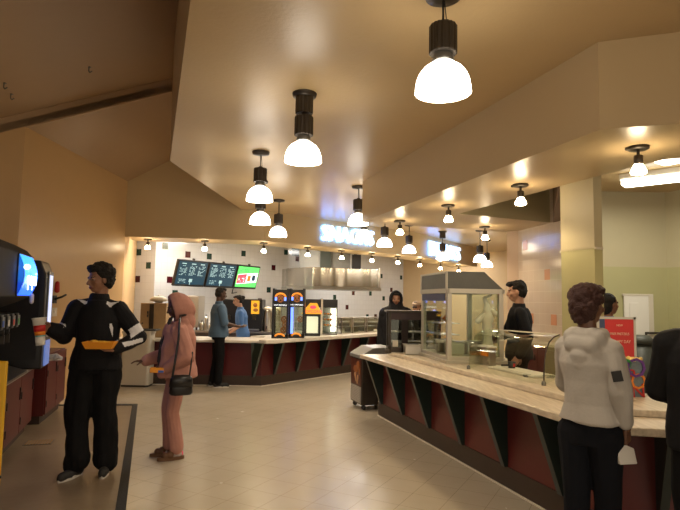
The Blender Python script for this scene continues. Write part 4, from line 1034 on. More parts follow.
# white twisted figure standing behind the kiosk
q = aty(491.5, 332, 7.0); s_ = thing('white_figurine', 'white curled figurine standing inside the right side of the glass kiosk', 'figurine', tuple(kp(Lx - .125, .13, Z1 + .076)))
m = MB(); m.lathe([(.075, 0), (.075, .05), (.05, .2), (.055, .36), (.075, .40), (.05, .48), (.02, .5)], n=20); m.caps((0, 0, .45), (.0, 0, .55), .05, .03)
m.caps((0, 0, .55), (-.03, 0, .63), .03, .02); m.caps((-.03, 0, .63), (.04, 0, .66), .018, .012)
mat('fig_white', (.88, .82, .78), .5)
m.build('body', 'fig_white', s_)
m = MB(); m.caps((-.04, -.02, .46), (-.11, -.03, .38), .022, .03); m.caps((.05, -.02, .50), (.09, -.03, .46), .02, .03); m.build('arm', 'fig_white', s_)
# curved glass sneeze guard
t = thing('sneeze_guard', 'curved clear glass sneeze guard in front of the worker in black', 'sneeze guard', (1.29, 5.51, Z1))
BL, TLp, BR, TRp = V((1.29, 5.51, Z1)), V((1.64, 6.10, 1.215)), V((1.66, 4.50, Z1)), V((2.00, 5.02, 1.225))
prof_ = [(0, 0), (.02, .25), (.06, .5), (.16, .72), (.34, .88), (.62, .97), (1, 1)]
def gpt(B, T, u): h, z = u; return V((B.x + (T.x - B.x) * h, B.y + (T.y - B.y) * h, B.z + (T.z - B.z) * z))
m = MB(); vs = [gpt(BL, TLp, u) for u in prof_] + [gpt(BR, TRp, u) for u in prof_]; n = len(prof_)
m.add(vs, [(k, n + k, n + k + 1, k + 1) for k in range(n - 1)], 0, True); o = m.build('glass_front', 'glass', t, world=True)
for B, T, nm in ((BL, TLp, 0), (BR, TRp, 1)):
    m = MB(); vs = [gpt(B, T, u) for u in prof_] + [V((T.x, T.y, Z1))]; m.add(vs, [tuple(range(len(vs)))]); o = m.build('end_glass', 'glass', t, world=True)
    if nm:
        m = MB(); pts = [gpt(B, T, u) for u in prof_]; m.tube(pts, .006); m.build('edge_rim', 'bronze', t, world=True)
    m = MB(); m.caps(B, B + V((0, 0, .02)), .018, .018); m.build('clamp', 'steel_dark', t, world=True)
m = MB(); m.tube([TLp, TRp], .006); m.build('top_rim', 'plate', t, world=True)
# things behind the guard
def simple(name, label, cat, loc, rot=0): return thing(name, label, cat, loc, rot)
t = simple('serving_board', 'long pale serving board lying behind the sneeze guard', 'board', (1.50, 5.62, Z1), ang(ED)); m = MB(); m.rbox(0, .75, 0, .26, 0, .02, .03); m.build('board', 'offwhite', t, bevel=.004); m = MB(); m.rbox(.03, .72, .03, .23, .02, .024, .02); m.build('surface', 'plate', t)
t = simple('dark_tray', 'flat dark tray lying behind the sneeze guard near its right end', 'tray', (1.66, 4.98, Z1), ang(ER)); m = MB(); m.rbox(0, .26, 0, .2, 0, .012, .03); m.build('tray', 'steel_dark', t); m = MB(); m.tube([(0, .02, .016), (.26, .02, .016)], .008); m.build('rim', 'steel_dark', t)
p = aty(510, 365, 5.55); t = simple('black_cup', 'small black cup with a red mark behind the sneeze guard', 'cup', (p.x, 5.55, p.z)) 
t.location.z = Z1 + .024; t.location = (1.70, 5.45, Z1 + .001)
m = MB(); m.lathe([(.025, 0), (.032, .01), (.038, .085), (.03, .085)], n=20); m.build('cup', 'black', t); m = MB(); m.box(.0, .02, -.042, -.036, .04, .07); m.build('red_mark', 'red', t); m = MB(); m.tube([(-.035, 0, .05), (-.10, -.01, .05)], .01); m.build('handle', 'black', t)
p = aty(491, 342, 5.9); t = simple('reflection_tray', 'long steel tray whitened as a light reflection, resting high behind the sneeze guard', 'tray', (1.48, 5.95, Z1), ang(ED)); m = MB(); m.rbox(0, .22, .0, .12, .19, .205, .03); m.build('tray', 'white', t); m = MB()  # tray coloured white to paint in a streak of reflected light
for a in (.02, .2): m.box(a, a + .01, .02, .10, 0, .19)
m.build('stand', 'steel', t); m = MB(); m.box(.05, .18, .02, .10, .10, .14); m.build('orange_pack', 'orange', t)
t = simple('paper_sheet', 'white paper sheet lying at the right foot of the sneeze guard', 'paper', (1.80, 4.42, Z1), .25); m = MB(); m.box(0, .2, 0, .13, 0, .003); m.build('sheet', 'white', t)
t = simple('maroon_cupboard', 'dark red cupboard against the pink tiled wall behind the worker in black', 'cupboard', (2.38, 7.35, 0), ang(ED) ); m = MB(); m.box(0, .85, 0, .28, .08, .98); m.build('body', 'maroon', t)
m = MB(); m.box(-.01, .86, -.01, .28, .98, 1.01); m.build('top', 'laminate', t)
for k in range(2):
    m = MB(); m.box(.01 + k * .42, .42 + k * .42, -.015, 0, .12, .94); o = m.build('door', 'maroon', t, bevel=.003); m = MB(); m.caps((.38 + k * .42, -.03, .8), (.38 + k * .42, -.03, .86), .008, .008); m.build('handle', 'black', o)
m = MB(); m.box(.02, .83, .03, .28, 0, .08); m.build('plinth', 'black', t)
# popcorn bag
a, b = aty(621, 394, 4.02), aty(645.5, 394, 4.02); W = b.x - a.x
t = thing('popcorn_bag', 'bag of popcorn with big coloured letters standing on the worktop beside the grey hoodie', 'popcorn bag', ((a.x + b.x) / 2, 4.02, Z1), .10)
hb = aty(633, 360, 4.02).z - Z1
m = MB(); w0, w1 = W / 2, W / 2 * .93
bt = [(-w0, 0), (w0, 0), (w0, .10), (-w0, .10)]
tp = [(-w1 - .012, -.015), (w1 - .012, -.015), (w1 - .012, .115), (-w1 - .012, .115)]
m.add([(x, y, 0) for x, y in bt] + [(x, y, hb) for x, y in tp], [(0, 3, 2, 1), (0, 1, 5, 4), (1, 2, 6, 5), (2, 3, 7, 6), (3, 0, 4, 7), (4, 5, 6, 7)])
mat('bag_blue', (.16, .22, .26), .5, var=.6, vscale=30)
bag = m.build('bag', 'bag_blue', t)
m = MB(); sl = .015 / hb
def lt(ch, x, z, s, mi, r=0): m.text(ch, s, Matrix.Translation((x, -.006 - sl * z, z)) @ Matrix.Rotation(PI / 2, 4, 'X') @ Matrix.Rotation(r, 4, 'Z'), mi, depth=.003)
lt('P', -.062, .20, .19, 0, .1); lt('O', .015, .20, .20, 1, -.1); lt('P', -.02, .145, .14, 2, .15); lt('C', -.062, .10, .13, 4, .2); lt('O', .035, .105, .16, 3); lt('R', -.045, .04, .13, 4); lt('N', .035, .035, .14, 2, .1)
mat('blue2', (.02, .08, .22), .45)
m.build('letters', ['green', 'purple', 'red', 'orange', 'blue2'], bag)
m = MB(); random.seed(9)
for k in range(60): x, y = random.uniform(-w1 - .01, w1 - .012), random.uniform(-.01, .11); m.ell((x, y, hb + random.uniform(-.005, .012)), (.013, .012, .011), n=8)
o = m.build('popcorn', 'popcorn', t); o['kind'] = 'stuff'
# red sign in a stand
a, b = aty(598, 365, 4.42), aty(637, 365, 4.42); W = b.x - a.x; h = aty(620, 317, 4.42).z - Z1
t = thing('counter_sign', 'red poster in a grey frame standing on the worktop behind the popcorn bag', 'sign', (a.x, 4.42, Z1), 0)
m = MB(); f_ = .018
m.box(0, f_, 0, .02, .0, h); m.box(W - f_, W, 0, .02, .0, h); m.box(0, W, 0, .02, h - f_, h); m.box(0, W, 0, .02, 0, f_); m.box(.02, W - .02, -.06, .1, 0, .012); m.build('frame', 'aluminium', t)
m = MB(); m.box(f_, W - f_, .004, .012, f_, h - f_, 0); m.box(f_, f_ + .045, .002, .004, f_, h - f_, 1)
mat('poster_red', (.60, .025, .025), .45); mat('navy2', (.05, .07, .16), .5); mat('poster_print', (.85, .60, .45), .5)
ps = m.build('poster', ['poster_red', 'navy2'], t)
m = MB(); R_ = Matrix.Rotation(PI / 2, 4, 'X'); cx = W * .58

for tx, sz, hh_, sx_ in (('NEW', .022, .88, 1), ('FREE PRETZELS', .027, .76, .85), ('A HAPPY DAY', .034, .65, .8)):
    m = MB(); m.text(tx, sz, Matrix.Translation((cx, .001, h * hh_)) @ R_, depth=.001, sx=sx_); m.build('poster_lettering', 'poster_print', ps)
m = MB(); m.ell((cx, .0, h * .36), (.035, .003, .035)); m.ell((cx - .01, .0, h * .44), (.02, .003, .02))
mat('pretzel2', (.75, .38, .12), .5); m.build('pretzel_picture', 'pretzel2', ps)
# grey bin by the green wall
p = aty(636, 335, 6.9); t = thing('swing_bin', 'dark grey waste bin against the green wall, right of the red sign', 'bin', (p.x + .03, 6.9, 0))
zz = p.z
m = MB(); m.loft([(0, 0, .0, .13, .13), (0, 0, zz - .1, .155, .155)])
mat('bin_grey', (.055, .06, .05), .5)
m.build('body', 'bin_grey', t)
m = MB(); m.loft([(0, 0, zz - .1, .17, .17), (0, 0, zz - .05, .17, .17), (0, 0, zz, .12, .12)]); m.build('lid', 'bin_grey', t)
# ------------------------------------------------------------------ people
def remesh(mb, voxel, smooth=3, fold=0.0, fscale=9.0, seed=0, fstretch=(1, 1, .5), keep=None):
    me = bpy.data.meshes.new('tmp'); me.from_pydata([tuple(v) for v in mb.v], [], mb.f); o = bpy.data.objects.new('tmp', me); COL.objects.link(o)
    r = o.modifiers.new('r', 'REMESH'); r.mode = 'VOXEL'; r.voxel_size = voxel
    if smooth: s = o.modifiers.new('s', 'SMOOTH'); s.factor = .5; s.iterations = smooth
    me2 = bpy.data.meshes.new_from_object(o.evaluated_get(bpy.context.evaluated_depsgraph_get()))
    bpy.data.objects.remove(o); bpy.data.meshes.remove(me)
    if fold:
        me2.update(); vs = me2.vertices; ns = [v.normal.copy() for v in vs]
        for v, n in zip(vs, ns):
            c = v.co; q = V((c.x * fstretch[0], c.y * fstretch[1], c.z * fstretch[2])) * fscale + V((seed, seed * 2, 0))
            w = noise.noise(q) + .5 * noise.noise(q * 2.3); k = keep(c) if keep else 1
            v.co = c + n * (w * fold * k)
    me2.polygons.foreach_set('use_smooth', [True] * len(me2.polygons)); return me2
def finish(me, name, mats, parent, fn=None):
    me.name = name; me.materials.clear()
    for k in (mats if isinstance(mats, (list, tuple)) else [mats]): me.materials.append(M_[k])
    if fn:
        me.polygons.foreach_set('material_index', [fn(p.center, p.normal) for p in me.polygons])
    else: me.polygons.foreach_set('material_index', [0] * len(me.polygons))
    me.update(); o = bpy.data.objects.new(name, me); COL.objects.link(o); o.parent = parent; return o
def headM(c, yaw, pitch, s): return Matrix.Translation(c) @ rz(yaw) @ Matrix.Rotation(pitch, 4, 'X') @ Matrix.Scale(s, 4)
def head(mb, M):
    mb.ell((0, -.012, .035), (.073, .092, .080), M=M); mb.ell((0, .018, -.02), (.062, .072, .080), M=M); mb.ell((0, .035, -.075), (.040, .045, .034), M=M)
    mb.caps((0, .088, .008), (0, .104, -.026), .008, .0135, M=M, n=10); mb.caps((-.012, .092, -.032), (.012, .092, -.032), .008, .008, M=M, n=8)
    mb.caps((-.035, .078, .022), (.035, .078, .022), .011, .011, M=M, n=8); mb.caps((-.017, .084, -.056), (.017, .084, -.056), .008, .008, M=M, n=8); mb.caps((-.013, .083, -.066), (.013, .083, -.066), .008, .008, M=M, n=8)
    for s in (-1, 1):
        mb.ell((s * .074, -.008, -.008), (.010, .019, .030), M=M); mb.ell((s * .042, .058, -.022), (.022, .022, .02), M=M)
def handy(mb, wrist, d, pn, side, curl=.6, s=1.0):
    """wrist point, direction d, palm normal pn (where the fingers curl to), side=+1 thumb on d x pn"""
    d = V(d).normalized(); pn = V(pn); pn = (pn - d * pn.dot(d)).normalized(); t = d.cross(pn) * side
    W = V(wrist); k = [W + d * (.085 * s) + t * (s * x) for x in (.030, .010, -.011, -.031)]
    for i, q in enumerate(k): mb.caps(W + t * (s * (.018, .006, -.006, -.018)[i]) + d * .005, q, .016 * s, .0125 * s, n=10)
    for i, q in enumerate(k):
        L = (.072, .080, .074, .058)[i] * s; c = curl * (.9 + .12 * i); dd = d; p = q
        for j, fr in enumerate((.45, .32, .25)):
            a = c * (.75 + .35 * j); R = Matrix.Rotation(a, 3, t if True else t)
            dd = (Matrix.Rotation(a, 3, (d.cross(pn))) @ dd).normalized(); e = p + dd * (L * fr); mb.caps(p, e, (.0095 - .0008 * j) * s, (.009 - .0008 * j) * s, n=9); p = e
    a = W + t * (.020 * s) + d * .02; b = a + (t * .8 + d * .6 + pn * .35).normalized() * (.04 * s); c = b + (t * .35 + d * .8 + pn * .5).normalized() * (.032 * s); e = c + (d * .8 + pn * .6).normalized() * (.025 * s)
    mb.caps(a, b, .015 * s, .012 * s, n=9); mb.caps(b, c, .0115 * s, .0105 * s, n=9); mb.caps(c, e, .0105 * s, .009 * s, n=9)
def person(label, loc, face, H=1.75, female=False, skin='skin_mid', voxel=.008, head_yaw=0, head_pitch=0, arms=None, legs=None, lean=0.0,
           top=None, bottom=None, shoes=None, hair=None, build_=1.0, group=None, face_paint=True, headless=False):
    """face = heading in degrees from +X. Local frame: +y forward, +x the person's right. arms: {'R':(elbow, wrist, handdir, palm, curl)}"""
    s = H / 1.75; t = thing('person', label, 'person', loc, math.radians(face - 90), group)
    sw = (.145 if female else .168) * build_; hw = .085
    J = {}
    for sd, sx in (('R', 1), ('L', -1)):
        J['sh' + sd] = V((sx * sw, 0, 1.385)) * s; J['hip' + sd] = V((sx * hw, 0, .93)) * s
        lg = (legs or {}).get(sd, ((sx * .095, .015, .50), (sx * .10, -.02, .09), sx * 8))
        J['kn' + sd], J['an' + sd], J['toe' + sd] = V(lg[0]) * s, V(lg[1]) * s, math.radians(lg[2])
        ar = (arms or {}).get(sd, ((sx * (sw + .05), -.03, 1.13), (sx * (sw + .06), .06, .88), (0, .15, -1), (-sx, .1, 0), .5))
        J['el' + sd], J['wr' + sd], J['hd' + sd], J['pn' + sd], J['cu' + sd] = V(ar[0]) * s, V(ar[1]) * s, ar[2], ar[3], ar[4]
    ly = lambda z: lean * max(0, z / s - .95)
    def LN(v): return V((v[0], v[1] + ly(v[2]), v[2]))
    for k in ('shR', 'shL'): J[k] = LN(J[k])
    hc = V((0, .022 + ly(1.6 * s), 1.637)); hc = V((0, hc.y * 1, 1.637 * s)); hc.y = .022 * s + ly(hc.z)
    HM = headM(hc, head_yaw, head_pitch, s * (.98 if female else 1.0))
    def torso(m, e, z0=.88, z1=1.49, flare=0, belly=0):
        R = [(.88, .148, .105), (.97, .152, .110), (1.07, .125 if female else .138, .095), (1.20, .138 if female else .148, .104), (1.30, .158, .110), (1.37, .142, .098), (1.42, .105, .080), (1.455, .068, .064), (1.49, .052, .054)]
        out = []
        for z, rx, ry in R:
            if z < z0 - .001 or z > z1 + .001: continue
            g = flare * max(0, (1.15 - z)) ; out.append((0, ly(z * s) + (0 if z < 1.3 else -.012), z * s, (rx * build_ + e + g) * s, (ry * build_ + e + g * .8 + (belly if z < 1.25 else 0)) * s))
        m.loft(out)
        for sx, sh in ((1, J['shR']), (-1, J['shL'])): m.caps(V((sx * .05 * s, sh.y, 1.405 * s)), sh, (.050 + e * .6) * s, (.050 + e * .7) * s)
    # body
    m = MB(); head(m, HM); nb = HM @ V((0, -.025, -.07)); m.caps(LN((0, -.01, 1.43 * s)), nb, .056 * s, .050 * s); torso(m, -.012)
    for sd in 'RL':
        m.caps(J['sh' + sd], J['el' + sd], .045 * s, .037 * s); m.caps(J['el' + sd], J['wr' + sd], .037 * s, .024 * s, n=12)
        handy(m, J['wr' + sd], J['hd' + sd], J['pn' + sd], J.get('ts' + sd, 1), J['cu' + sd], s * (.93 if female else 1))
        m.caps(J['hip' + sd], J['kn' + sd], .070 * s, .048 * s); m.caps(J['kn' + sd], J['an' + sd], .048 * s, .034 * s)
        f = V((math.sin(-J['toe' + sd]) * -1, math.cos(J['toe' + sd]), 0)); a = J['an' + sd]; m.caps(V((a.x, a.y, .045 * s)) - f * .03, V((a.x, a.y, .035 * s)) + f * .12 * s, .036 * s, .028 * s)
    I = HM.inverted()
    def paint(c, n):
        q = I @ V(c)
        if q.y < .05 or abs(q.x) > .07 or abs(q.z) > .12: return 0
        if abs(q.z - .005) < .0042 and abs(abs(q.x) - .031) < .012: return 2 if abs(abs(q.x) - .031) < .006 else 1
        if abs(q.z - .028) < .004 and .016 < abs(q.x) < .046: return 2
        if abs(q.z + .061) < .009 and abs(q.x) < .023: return 3
        return 0
    body = finish(remesh(m, voxel, 2), 'body', [skin, 'eye_white', 'hair', 'lip'], t, paint if face_paint else None)
    # upper clothing
    if top:
        e = top.get('e', .022); m = MB(); z0 = top.get('z0', .88); torso(m, e, z0, top.get('z1', 1.46), top.get('flare', 0), top.get('belly', 0))
        if z0 > .89: pass
        r = top.get('r', (.062, .055, .042)); sl = top.get('sleeve', .93)
        for sd in 'RL':
            m.caps(J['sh' + sd], J['el' + sd], r[0] * s, r[1] * s) if sl > .5 else m.caps(J['sh' + sd], J['sh' + sd].lerp(J['el' + sd], sl * 2), r[0] * s, r[1] * s)
            if sl > .5: m.caps(J['el' + sd], J['el' + sd].lerp(J['wr' + sd], sl), r[1] * s, r[2] * s)
        if top.get('collar'): m.loft([(0, ly(1.44 * s) - .008, 1.44 * s, .085 * s, .08 * s), (0, ly(1.5 * s) - .008, 1.51 * s, .066 * s, .066 * s)])
        for a, b, r1, r2 in top.get('blobs', ()): m.caps(LN(V(a) * s), LN(V(b) * s), r1 * s, r2 * s, n=16)
        o = finish(remesh(m, voxel * .95, top.get('sm', 3), top.get('fold', .010), top.get('fs', 7), len(label)), top['name'], top['mats'], t, top.get('fn'))
        J['top'] = o
    if bottom:
        r = bottom.get('r', (.095, .066, .058)); m = MB(); e = bottom.get('e', .012)
        m.loft([(0, 0, .84 * s, (.145 * build_ + e) * s, (.105 + e) * s), (0, 0, .90 * s, (.155 * build_ + e) * s, (.112 + e) * s), (0, 0, .98 * s, (.155 * build_ + e) * s, (.108 + e) * s), (0, 0, 1.03 * s, (.145 * build_ + e) * s, (.10 + e) * s)])
        for sd in 'RL':
            m.caps(J['hip' + sd] - V((0, 0, .03)), J['kn' + sd], r[0] * s, r[1] * s); a = J['an' + sd] + V((0, 0, bottom.get('up', .0))); m.caps(J['kn' + sd], a, r[1] * s, r[2] * s)
            if bottom.get('stack'): m.caps(a + V((0, 0, .07)), a + V((0, 0, .02)), r[2] * 1.12 * s, r[2] * 1.14 * s)
        finish(remesh(m, voxel * .95, 3, bottom.get('fold', .008), bottom.get('fs', 8), 3 + len(label)), bottom['name'], bottom['mats'], t, bottom.get('fn'))
    if shoes:
        for sd in 'RL':
            a = J['an' + sd]; th = J['toe' + sd]; Mx = Matrix.Translation((a.x, a.y, 0)) @ rz(-th)
            m = MB(); m.caps((0, -.04, .05), (0, .02, .085), .042, .045, M=Mx); m.caps((0, -.035, .045), (0, .15, .040), .043, .036, M=Mx, side=(1, 0, 0), sq=1.0); m.caps((0, .08, .035), (0, .16, .032), .044, .032, M=Mx)
            sh = finish(remesh(m, .007, 2), 'shoe', shoes[0], t)
            m = MB(); pl = [(.040 * math.cos(q) * (1.0 if math.sin(q) > 0 else .85), .055 + .135 * math.sin(q)) for q in [2 * PI * k / 24 for k in range(24)]]
            m.prism(pl, 0, .028, M=Mx); so = m.build('sole', shoes[1], sh)
    if hair:
        m = MB()
        for c, r in hair['ell']: m.ell(c, r, M=HM)
        for a, b, r1, r2 in hair.get('caps', ()): m.caps(a, b, r1, r2, M=HM)
        finish(remesh(m, hair.get('voxel', .006), 1, hair.get('fold', .008), hair.get('fs', 40), 5, (1, 1, 1)), 'hair', hair.get('mat', 'hair'), t)
    return t, J, HM, s, LN
SHORT = dict(ell=[((0, -.030, .045), (.080, .088, .080)), ((0, -.05, .0), (.074, .066, .075)), ((0, .025, .092), (.062, .062, .030))], fold=.003)
AFRO = dict(ell=[((0, -.040, .055), (.100, .105, .095)), ((0, -.060, -.005), (.092, .070, .085)), ((0, .025, .100), (.078, .072, .042)), ((.02, -.03, .11), (.075, .08, .05))], fold=.010, fs=30)
def hoodup(name, mats, HM, t, voxel, z=0, wide=1.0, deep=1.0):
    """hood pulled up: shell round the head open at the face, run down into the shoulders"""
    m = MB(); K = 18; L = 14; vs = []; fs = []
    # profile rings from the face opening back over the head
    def ring(y, cz, rx, rz_): return [HM @ V((rx * math.sin(a) * wide, y, cz + rz_ * math.cos(a))) for a in [2 * PI * i / K for i in range(K)]]
    ys = [(.060, -.01, .064, .104), (.066, -.005, .078, .118), (.050, .0, .090, .127), (.02, .0, .100, .132), (-.03, -.005, .103, .130), (-.08, -.02, .094, .115), (-.12, -.04, .070, .088), (-.14, -.05, .035, .045)]
    inner = [(.055, -.01, .060, .097), (.02, -.01, .080, .108), (-.04, -.01, .086, .108), (-.09, -.02, .06, .08)]
    R = [ring(*q) for q in inner[::-1]] + [ring(*q) for q in ys]
    for r in R: vs += r
    for k in range(len(R) - 1):
        for i in range(K): fs.append((k * K + i, k * K + (i + 1) % K, k * K + K + (i + 1) % K, k * K + K + i))
    fs.append(tuple(range(K))[::-1]); b = (len(R) - 1) * K; fs.append(tuple(range(b, b + K)))
    m.add(vs, fs, 0, True)
    p = I_ = HM @ V((0, -.03, -.11)); m.caps(HM @ V((0, -.045, -.05)), HM @ V((0, -.03, -.16)), .075, .095, n=16)
    return finish(remesh(m, voxel, 3, .004, 12, 2), name, mats, t)
def loc_of(px, py_, H=None): q = atz(px, py_, 0); return (q.x, q.y, 0)
# 1 ---- man in the black tracksuit, reaching his cup to the machines
def jk(c, n):
    x, y, z = c
    s_ = abs(x)
    if .10 < s_ < .20 and 1.37 < z < 1.52 and abs(y - .02 - (z - 1.42) * -.6) < .022: return 1          # shoulder piping
    if x > .19 and 1.20 < z < 1.31 and y > -.03 and (x - .19) * 1.3 > (1.30 - z) * .8: return 1      # sleeve patch (his left side in view)
    if x < -.19 and 1.2 < z < 1.30 and y > -.03 and abs(z - 1.27 + (x + .25) * .5) < .03: return 1
    if y > .08 and .085 < x < .13 and 1.13 < z < 1.25 and abs(x - .085 - (z - 1.13) * .35) < .011: return 1
    return 0
p1 = atz(90, 474, 0); L1h, fc = 1.79, -82
# his right is on the picture's left
p, J, HM, s, LN = person('person in a black and white tracksuit jacket holding a cup and an orange tray', (p1.x, p1.y, 0), fc, 1.755, False, 'skin_mid', .0065, head_yaw=-.85, head_pitch=-.12,
    arms={'R': ((.255, .02, 1.16), (.315, .19, 1.225), (.6, .8, .08), (-.6, .5, -.3), .7), 'L': ((-.335, -.02, 1.15), (-.19, .17, 1.05), (.8, .45, .06), (.1, .1, 1), .45)},
    legs={'R': ((.105, .06, .50), (.10, .06, .09), 24), 'L': ((-.085, -.01, .50), (-.115, -.03, .09), -6)},
    top=dict(name='tracksuit_jacket', mats=['jacket_black', 'jacket_white'], e=.028, r=(.078, .072, .050), fold=.016, collar=True, flare=.12, fs=6, fn=None),
    bottom=dict(name='baggy_trousers', mats='trouser_black', r=(.122, .100, .086), fold=.026, stack=True, fs=7), shoes=('black_matte', 'shoe_sole'),
    hair=AFRO, build_=1.02)
man = p
# paint the white panels after the jacket exists
jo = J['top']; jo.data.materials.clear()
for k in ('jacket_black', 'jacket_white'): jo.data.materials.append(M_[k])
elL, shL, wrL, elR, shR = J['elL'], J['shL'], J['wrL'], J['elR'], J['shR']
def seg(c, a, b):
    d = b - a; u = max(0, min(1, (c - a).dot(d) / d.dot(d))); return u, (c - (a + d * u)).length
mi = []
for pl in jo.data.polygons:
    c = pl.center; k = 0
    uL, dL = seg(c, shL, elL); u2, d2 = seg(c, elL, wrL); uR, dR = seg(c, shR, elR)
    if pl.normal.y > -.1:
        if .66 < uL < .92 and dL < .14 and (c.x - shL.x) < -.085 - (uL - .62) * .15 : k = 1
        if .06 < u2 < .75 and d2 < .12 and abs((c.z - (elL.lerp(wrL, u2)).z) + .02 - u2 * .05) < .018: k = 1
        if .62 < uR < .85 and c.x > shR.x + .06 and dR < .12 and pl.normal.y > .2: k = 1
        if abs(abs(c.x) - .125) < .045 and 1.36 < c.z < 1.54 and abs(c.y - .045 + (abs(c.x) - .12) * .4) < .010: k = 1
        if c.y > .07 and -.17 < c.x < -.12 and 1.12 < c.z < 1.27 and abs(c.x + .165 - (c.z - 1.12) * .28 + .0) < .011: k = 1
        pass
    mi.append(k)
jo.data.polygons.foreach_set('material_index', mi)
Wm = frame(man)
# cup in his right hand
hp = Wm @ (J['wrR'] + V(J['hdR']).normalized() * .085)
cupc = aty(41.5, 331.5, hp.y - .03)
t = thing('paper_cup', 'large white paper cup with red and orange bands held by the tracksuit wearer', 'cup', (cupc.x, cupc.y, cupc.z - .11)); t.rotation_euler = (0, -.12, 0)
m = MB(); bands = [(.034, 0), (.0365, .07), (.037, .06), (.040, .085), (.0455, .15), (.052, .215), (.055, .22), (.05, .222), (.048, .2)]
m.lathe(bands[:2], 0, 28); m.build('cup_base', 'white', t)
m = MB(); m.lathe([(.0365, .07), (.0375, .08)], 0, 28); m.lathe([(.0375, .08), (.041, .11)], 1, 28); m.lathe([(.041, .11), (.0455, .16)], 2, 28); m.lathe([(.0455, .16), (.0515, .21), (.0545, .214), (.0545, .221), (.048, .221)], 3, 28)
mat('blue_teal', (.1, .4, .42), .5); m.build('cup_wall', ['blue_teal', 'orange', 'red', 'white'], t)
# tray in his left hand
hp = Wm @ (J['wrL'] + V(J['hdL']).normalized() * .09)
t = thing('food_tray', 'small orange food tray carried in the left hand of the person in the tracksuit', 'tray', (hp.x - .02, hp.y - .02, hp.z + .012), .1)
m = MB(); m.add([(-.10, -.05, 0), (.10, -.05, 0), (.10, .05, 0), (-.10, .05, 0), (-.125, -.07, .055), (.125, -.07, .055), (.125, .07, .055), (-.125, .07, .055)], [(0, 3, 2, 1), (0, 1, 5, 4), (1, 2, 6, 5), (2, 3, 7, 6), (3, 0, 4, 7)])
mat('tray_orange', (.85, .33, .02), .5); o = m.build('tray', 'tray_orange', t); so = o.modifiers.new('s', 'SOLIDIFY'); so.thickness = .004
m = MB(); m.ell((0, 0, .04), (.10, .055, .025)); m.ell((-.05, .0, .06), (.03, .03, .012)); m.build('food', 'yellow_card', t)
# 2 ---- pink hoodie, facing left
p2 = atz(168, 457, 0)
p, J, HM, s, LN = person('person in a pink hoodie with the hood up and pink joggers', (p2.x + .05, p2.y, 0), 203, 1.50, True, 'skin_dark', .0065, head_yaw=.12, head_pitch=-.30,
    arms={'R': ((.23, .06, 1.10), (.17, .33, 1.04), (0, 1, .0), (0, .1, -1), .25), 'L': ((-.24, -.07, 1.12), (-.17, .13, .98), (.15, .95, -.1), (.5, .1, .8), .8)},
    legs={'R': ((.07, .07, .50), (.08, .04, .09), 5), 'L': ((-.07, .04, .50), (-.09, -.02, .09), -5)}, lean=.02,
    top=dict(name='hoodie', mats=['hoodie_pink'], e=.070, r=(.098, .095, .066), fold=.016, fs=7, flare=.10, z1=1.47, belly=.02, blobs=[((-.05, -.05, 1.46), (.05, -.05, 1.46), .08, .08)]),
    bottom=dict(name='joggers', mats='hoodie_pink', r=(.100, .078, .070), fold=.012, up=.03), hair=None)
hoodup('hood', 'hoodie_pink', HM @ Matrix.Translation((0, -.03, .01)) @ Matrix.Scale(1.24, 4), p, .0065, deep=1)
pink = p; Wp = frame(pink)
for sd in 'RL':
    a = J['an' + sd]; Mx = Matrix.Translation((a.x, a.y, 0)) @ rz(-J['toe' + sd])
    m = MB(); pl = [(.042 * math.cos(q), .05 + .125 * math.sin(q)) for q in [2 * PI * k / 24 for k in range(24)]]; m.prism(pl, 0, .03, M=Mx); so = m.build('sandal', 'sandal', p, bevel=.004)
    m = MB(); m.caps((-.02, .06, .05), (.02, .06, .05), .036, .036, M=Mx); m.caps((-.01, .10, .042), (.01, .10, .042), .034, .034, M=Mx); finish(remesh(m, .006, 2), 'strap', 'sandal', so)
    m = MB(); m.caps((0, -.03, .05), (0, .10, .045), .034, .032, M=Mx); m.caps((0, -.02, .05), (0, -.01, .12), .036, .036, M=Mx); finish(remesh(m, .006, 2), 'sock', ['sock', 'sock_pink'], p, lambda c, n: 1 if (Mx.inverted() @ c).y > .105 or (Mx.inverted() @ c).y < -.045 else 0)
m = MB()
# hoodie cord and shirt stripe: a dark scarf edge in front
m = MB(); pts = [HM @ V((-.055, .085, -.09)), V((-.06, .145, 1.10)), V((-.06, .165, .95)), V((-.055, .17, .86))]; m.tube([V(q) for q in pts], .012); m.tube([HM @ V((.02, .09, -.1)), V((-.02, .16, 1.08)), V((-.03, .178, .9))], .010); m.build('dark_scarf_edge', 'black_matte', p)
# bag: strap round the body, hanging at the near (left) hip
t = thing('shoulder_bag', 'small black shoulder bag with a gold clasp hanging at the hip of the pink hoodie', 'bag', tuple(Wp @ V((-.27, -.01, .62))), pink.rotation_euler.z - PI / 2 + PI)
bl = t
m = MB(); m.loft([(0, 0, 0, .09, .04), (0, 0, .02, .105, .048), (0, 0, .12, .095, .045), (0, 0, .165, .075, .032), (0, 0, .17, .06, .02)])
mat('bag_black', (.012, .012, .013), .32); o = m.build('body', 'bag_black', t)
m = MB(); m.loft([(0, .0, .075, .108, .052), (0, 0, .15, .097, .050), (0, 0, .178, .072, .034)]); m.build('flap', 'bag_black', t)
m = MB(); m.box(-.012, .012, -.062, -.045, .06, .09)
mat('gold', (.7, .5, .2), .3, 1); m.build('clasp', 'gold', t)
Bi = frame(bl).inverted()
def tl(v): return Bi @ (Wp @ V(v))
m = MB(); m.tube([tl((-.275, .07, .785)), tl((-.285, .05, .95)), tl((-.275, .03, 1.12)), tl((-.215, .02, 1.265)), tl((-.10, .0, 1.33)), tl((-.05, -.08, 1.34))], .0105); m.build('strap', 'bag_black', t)
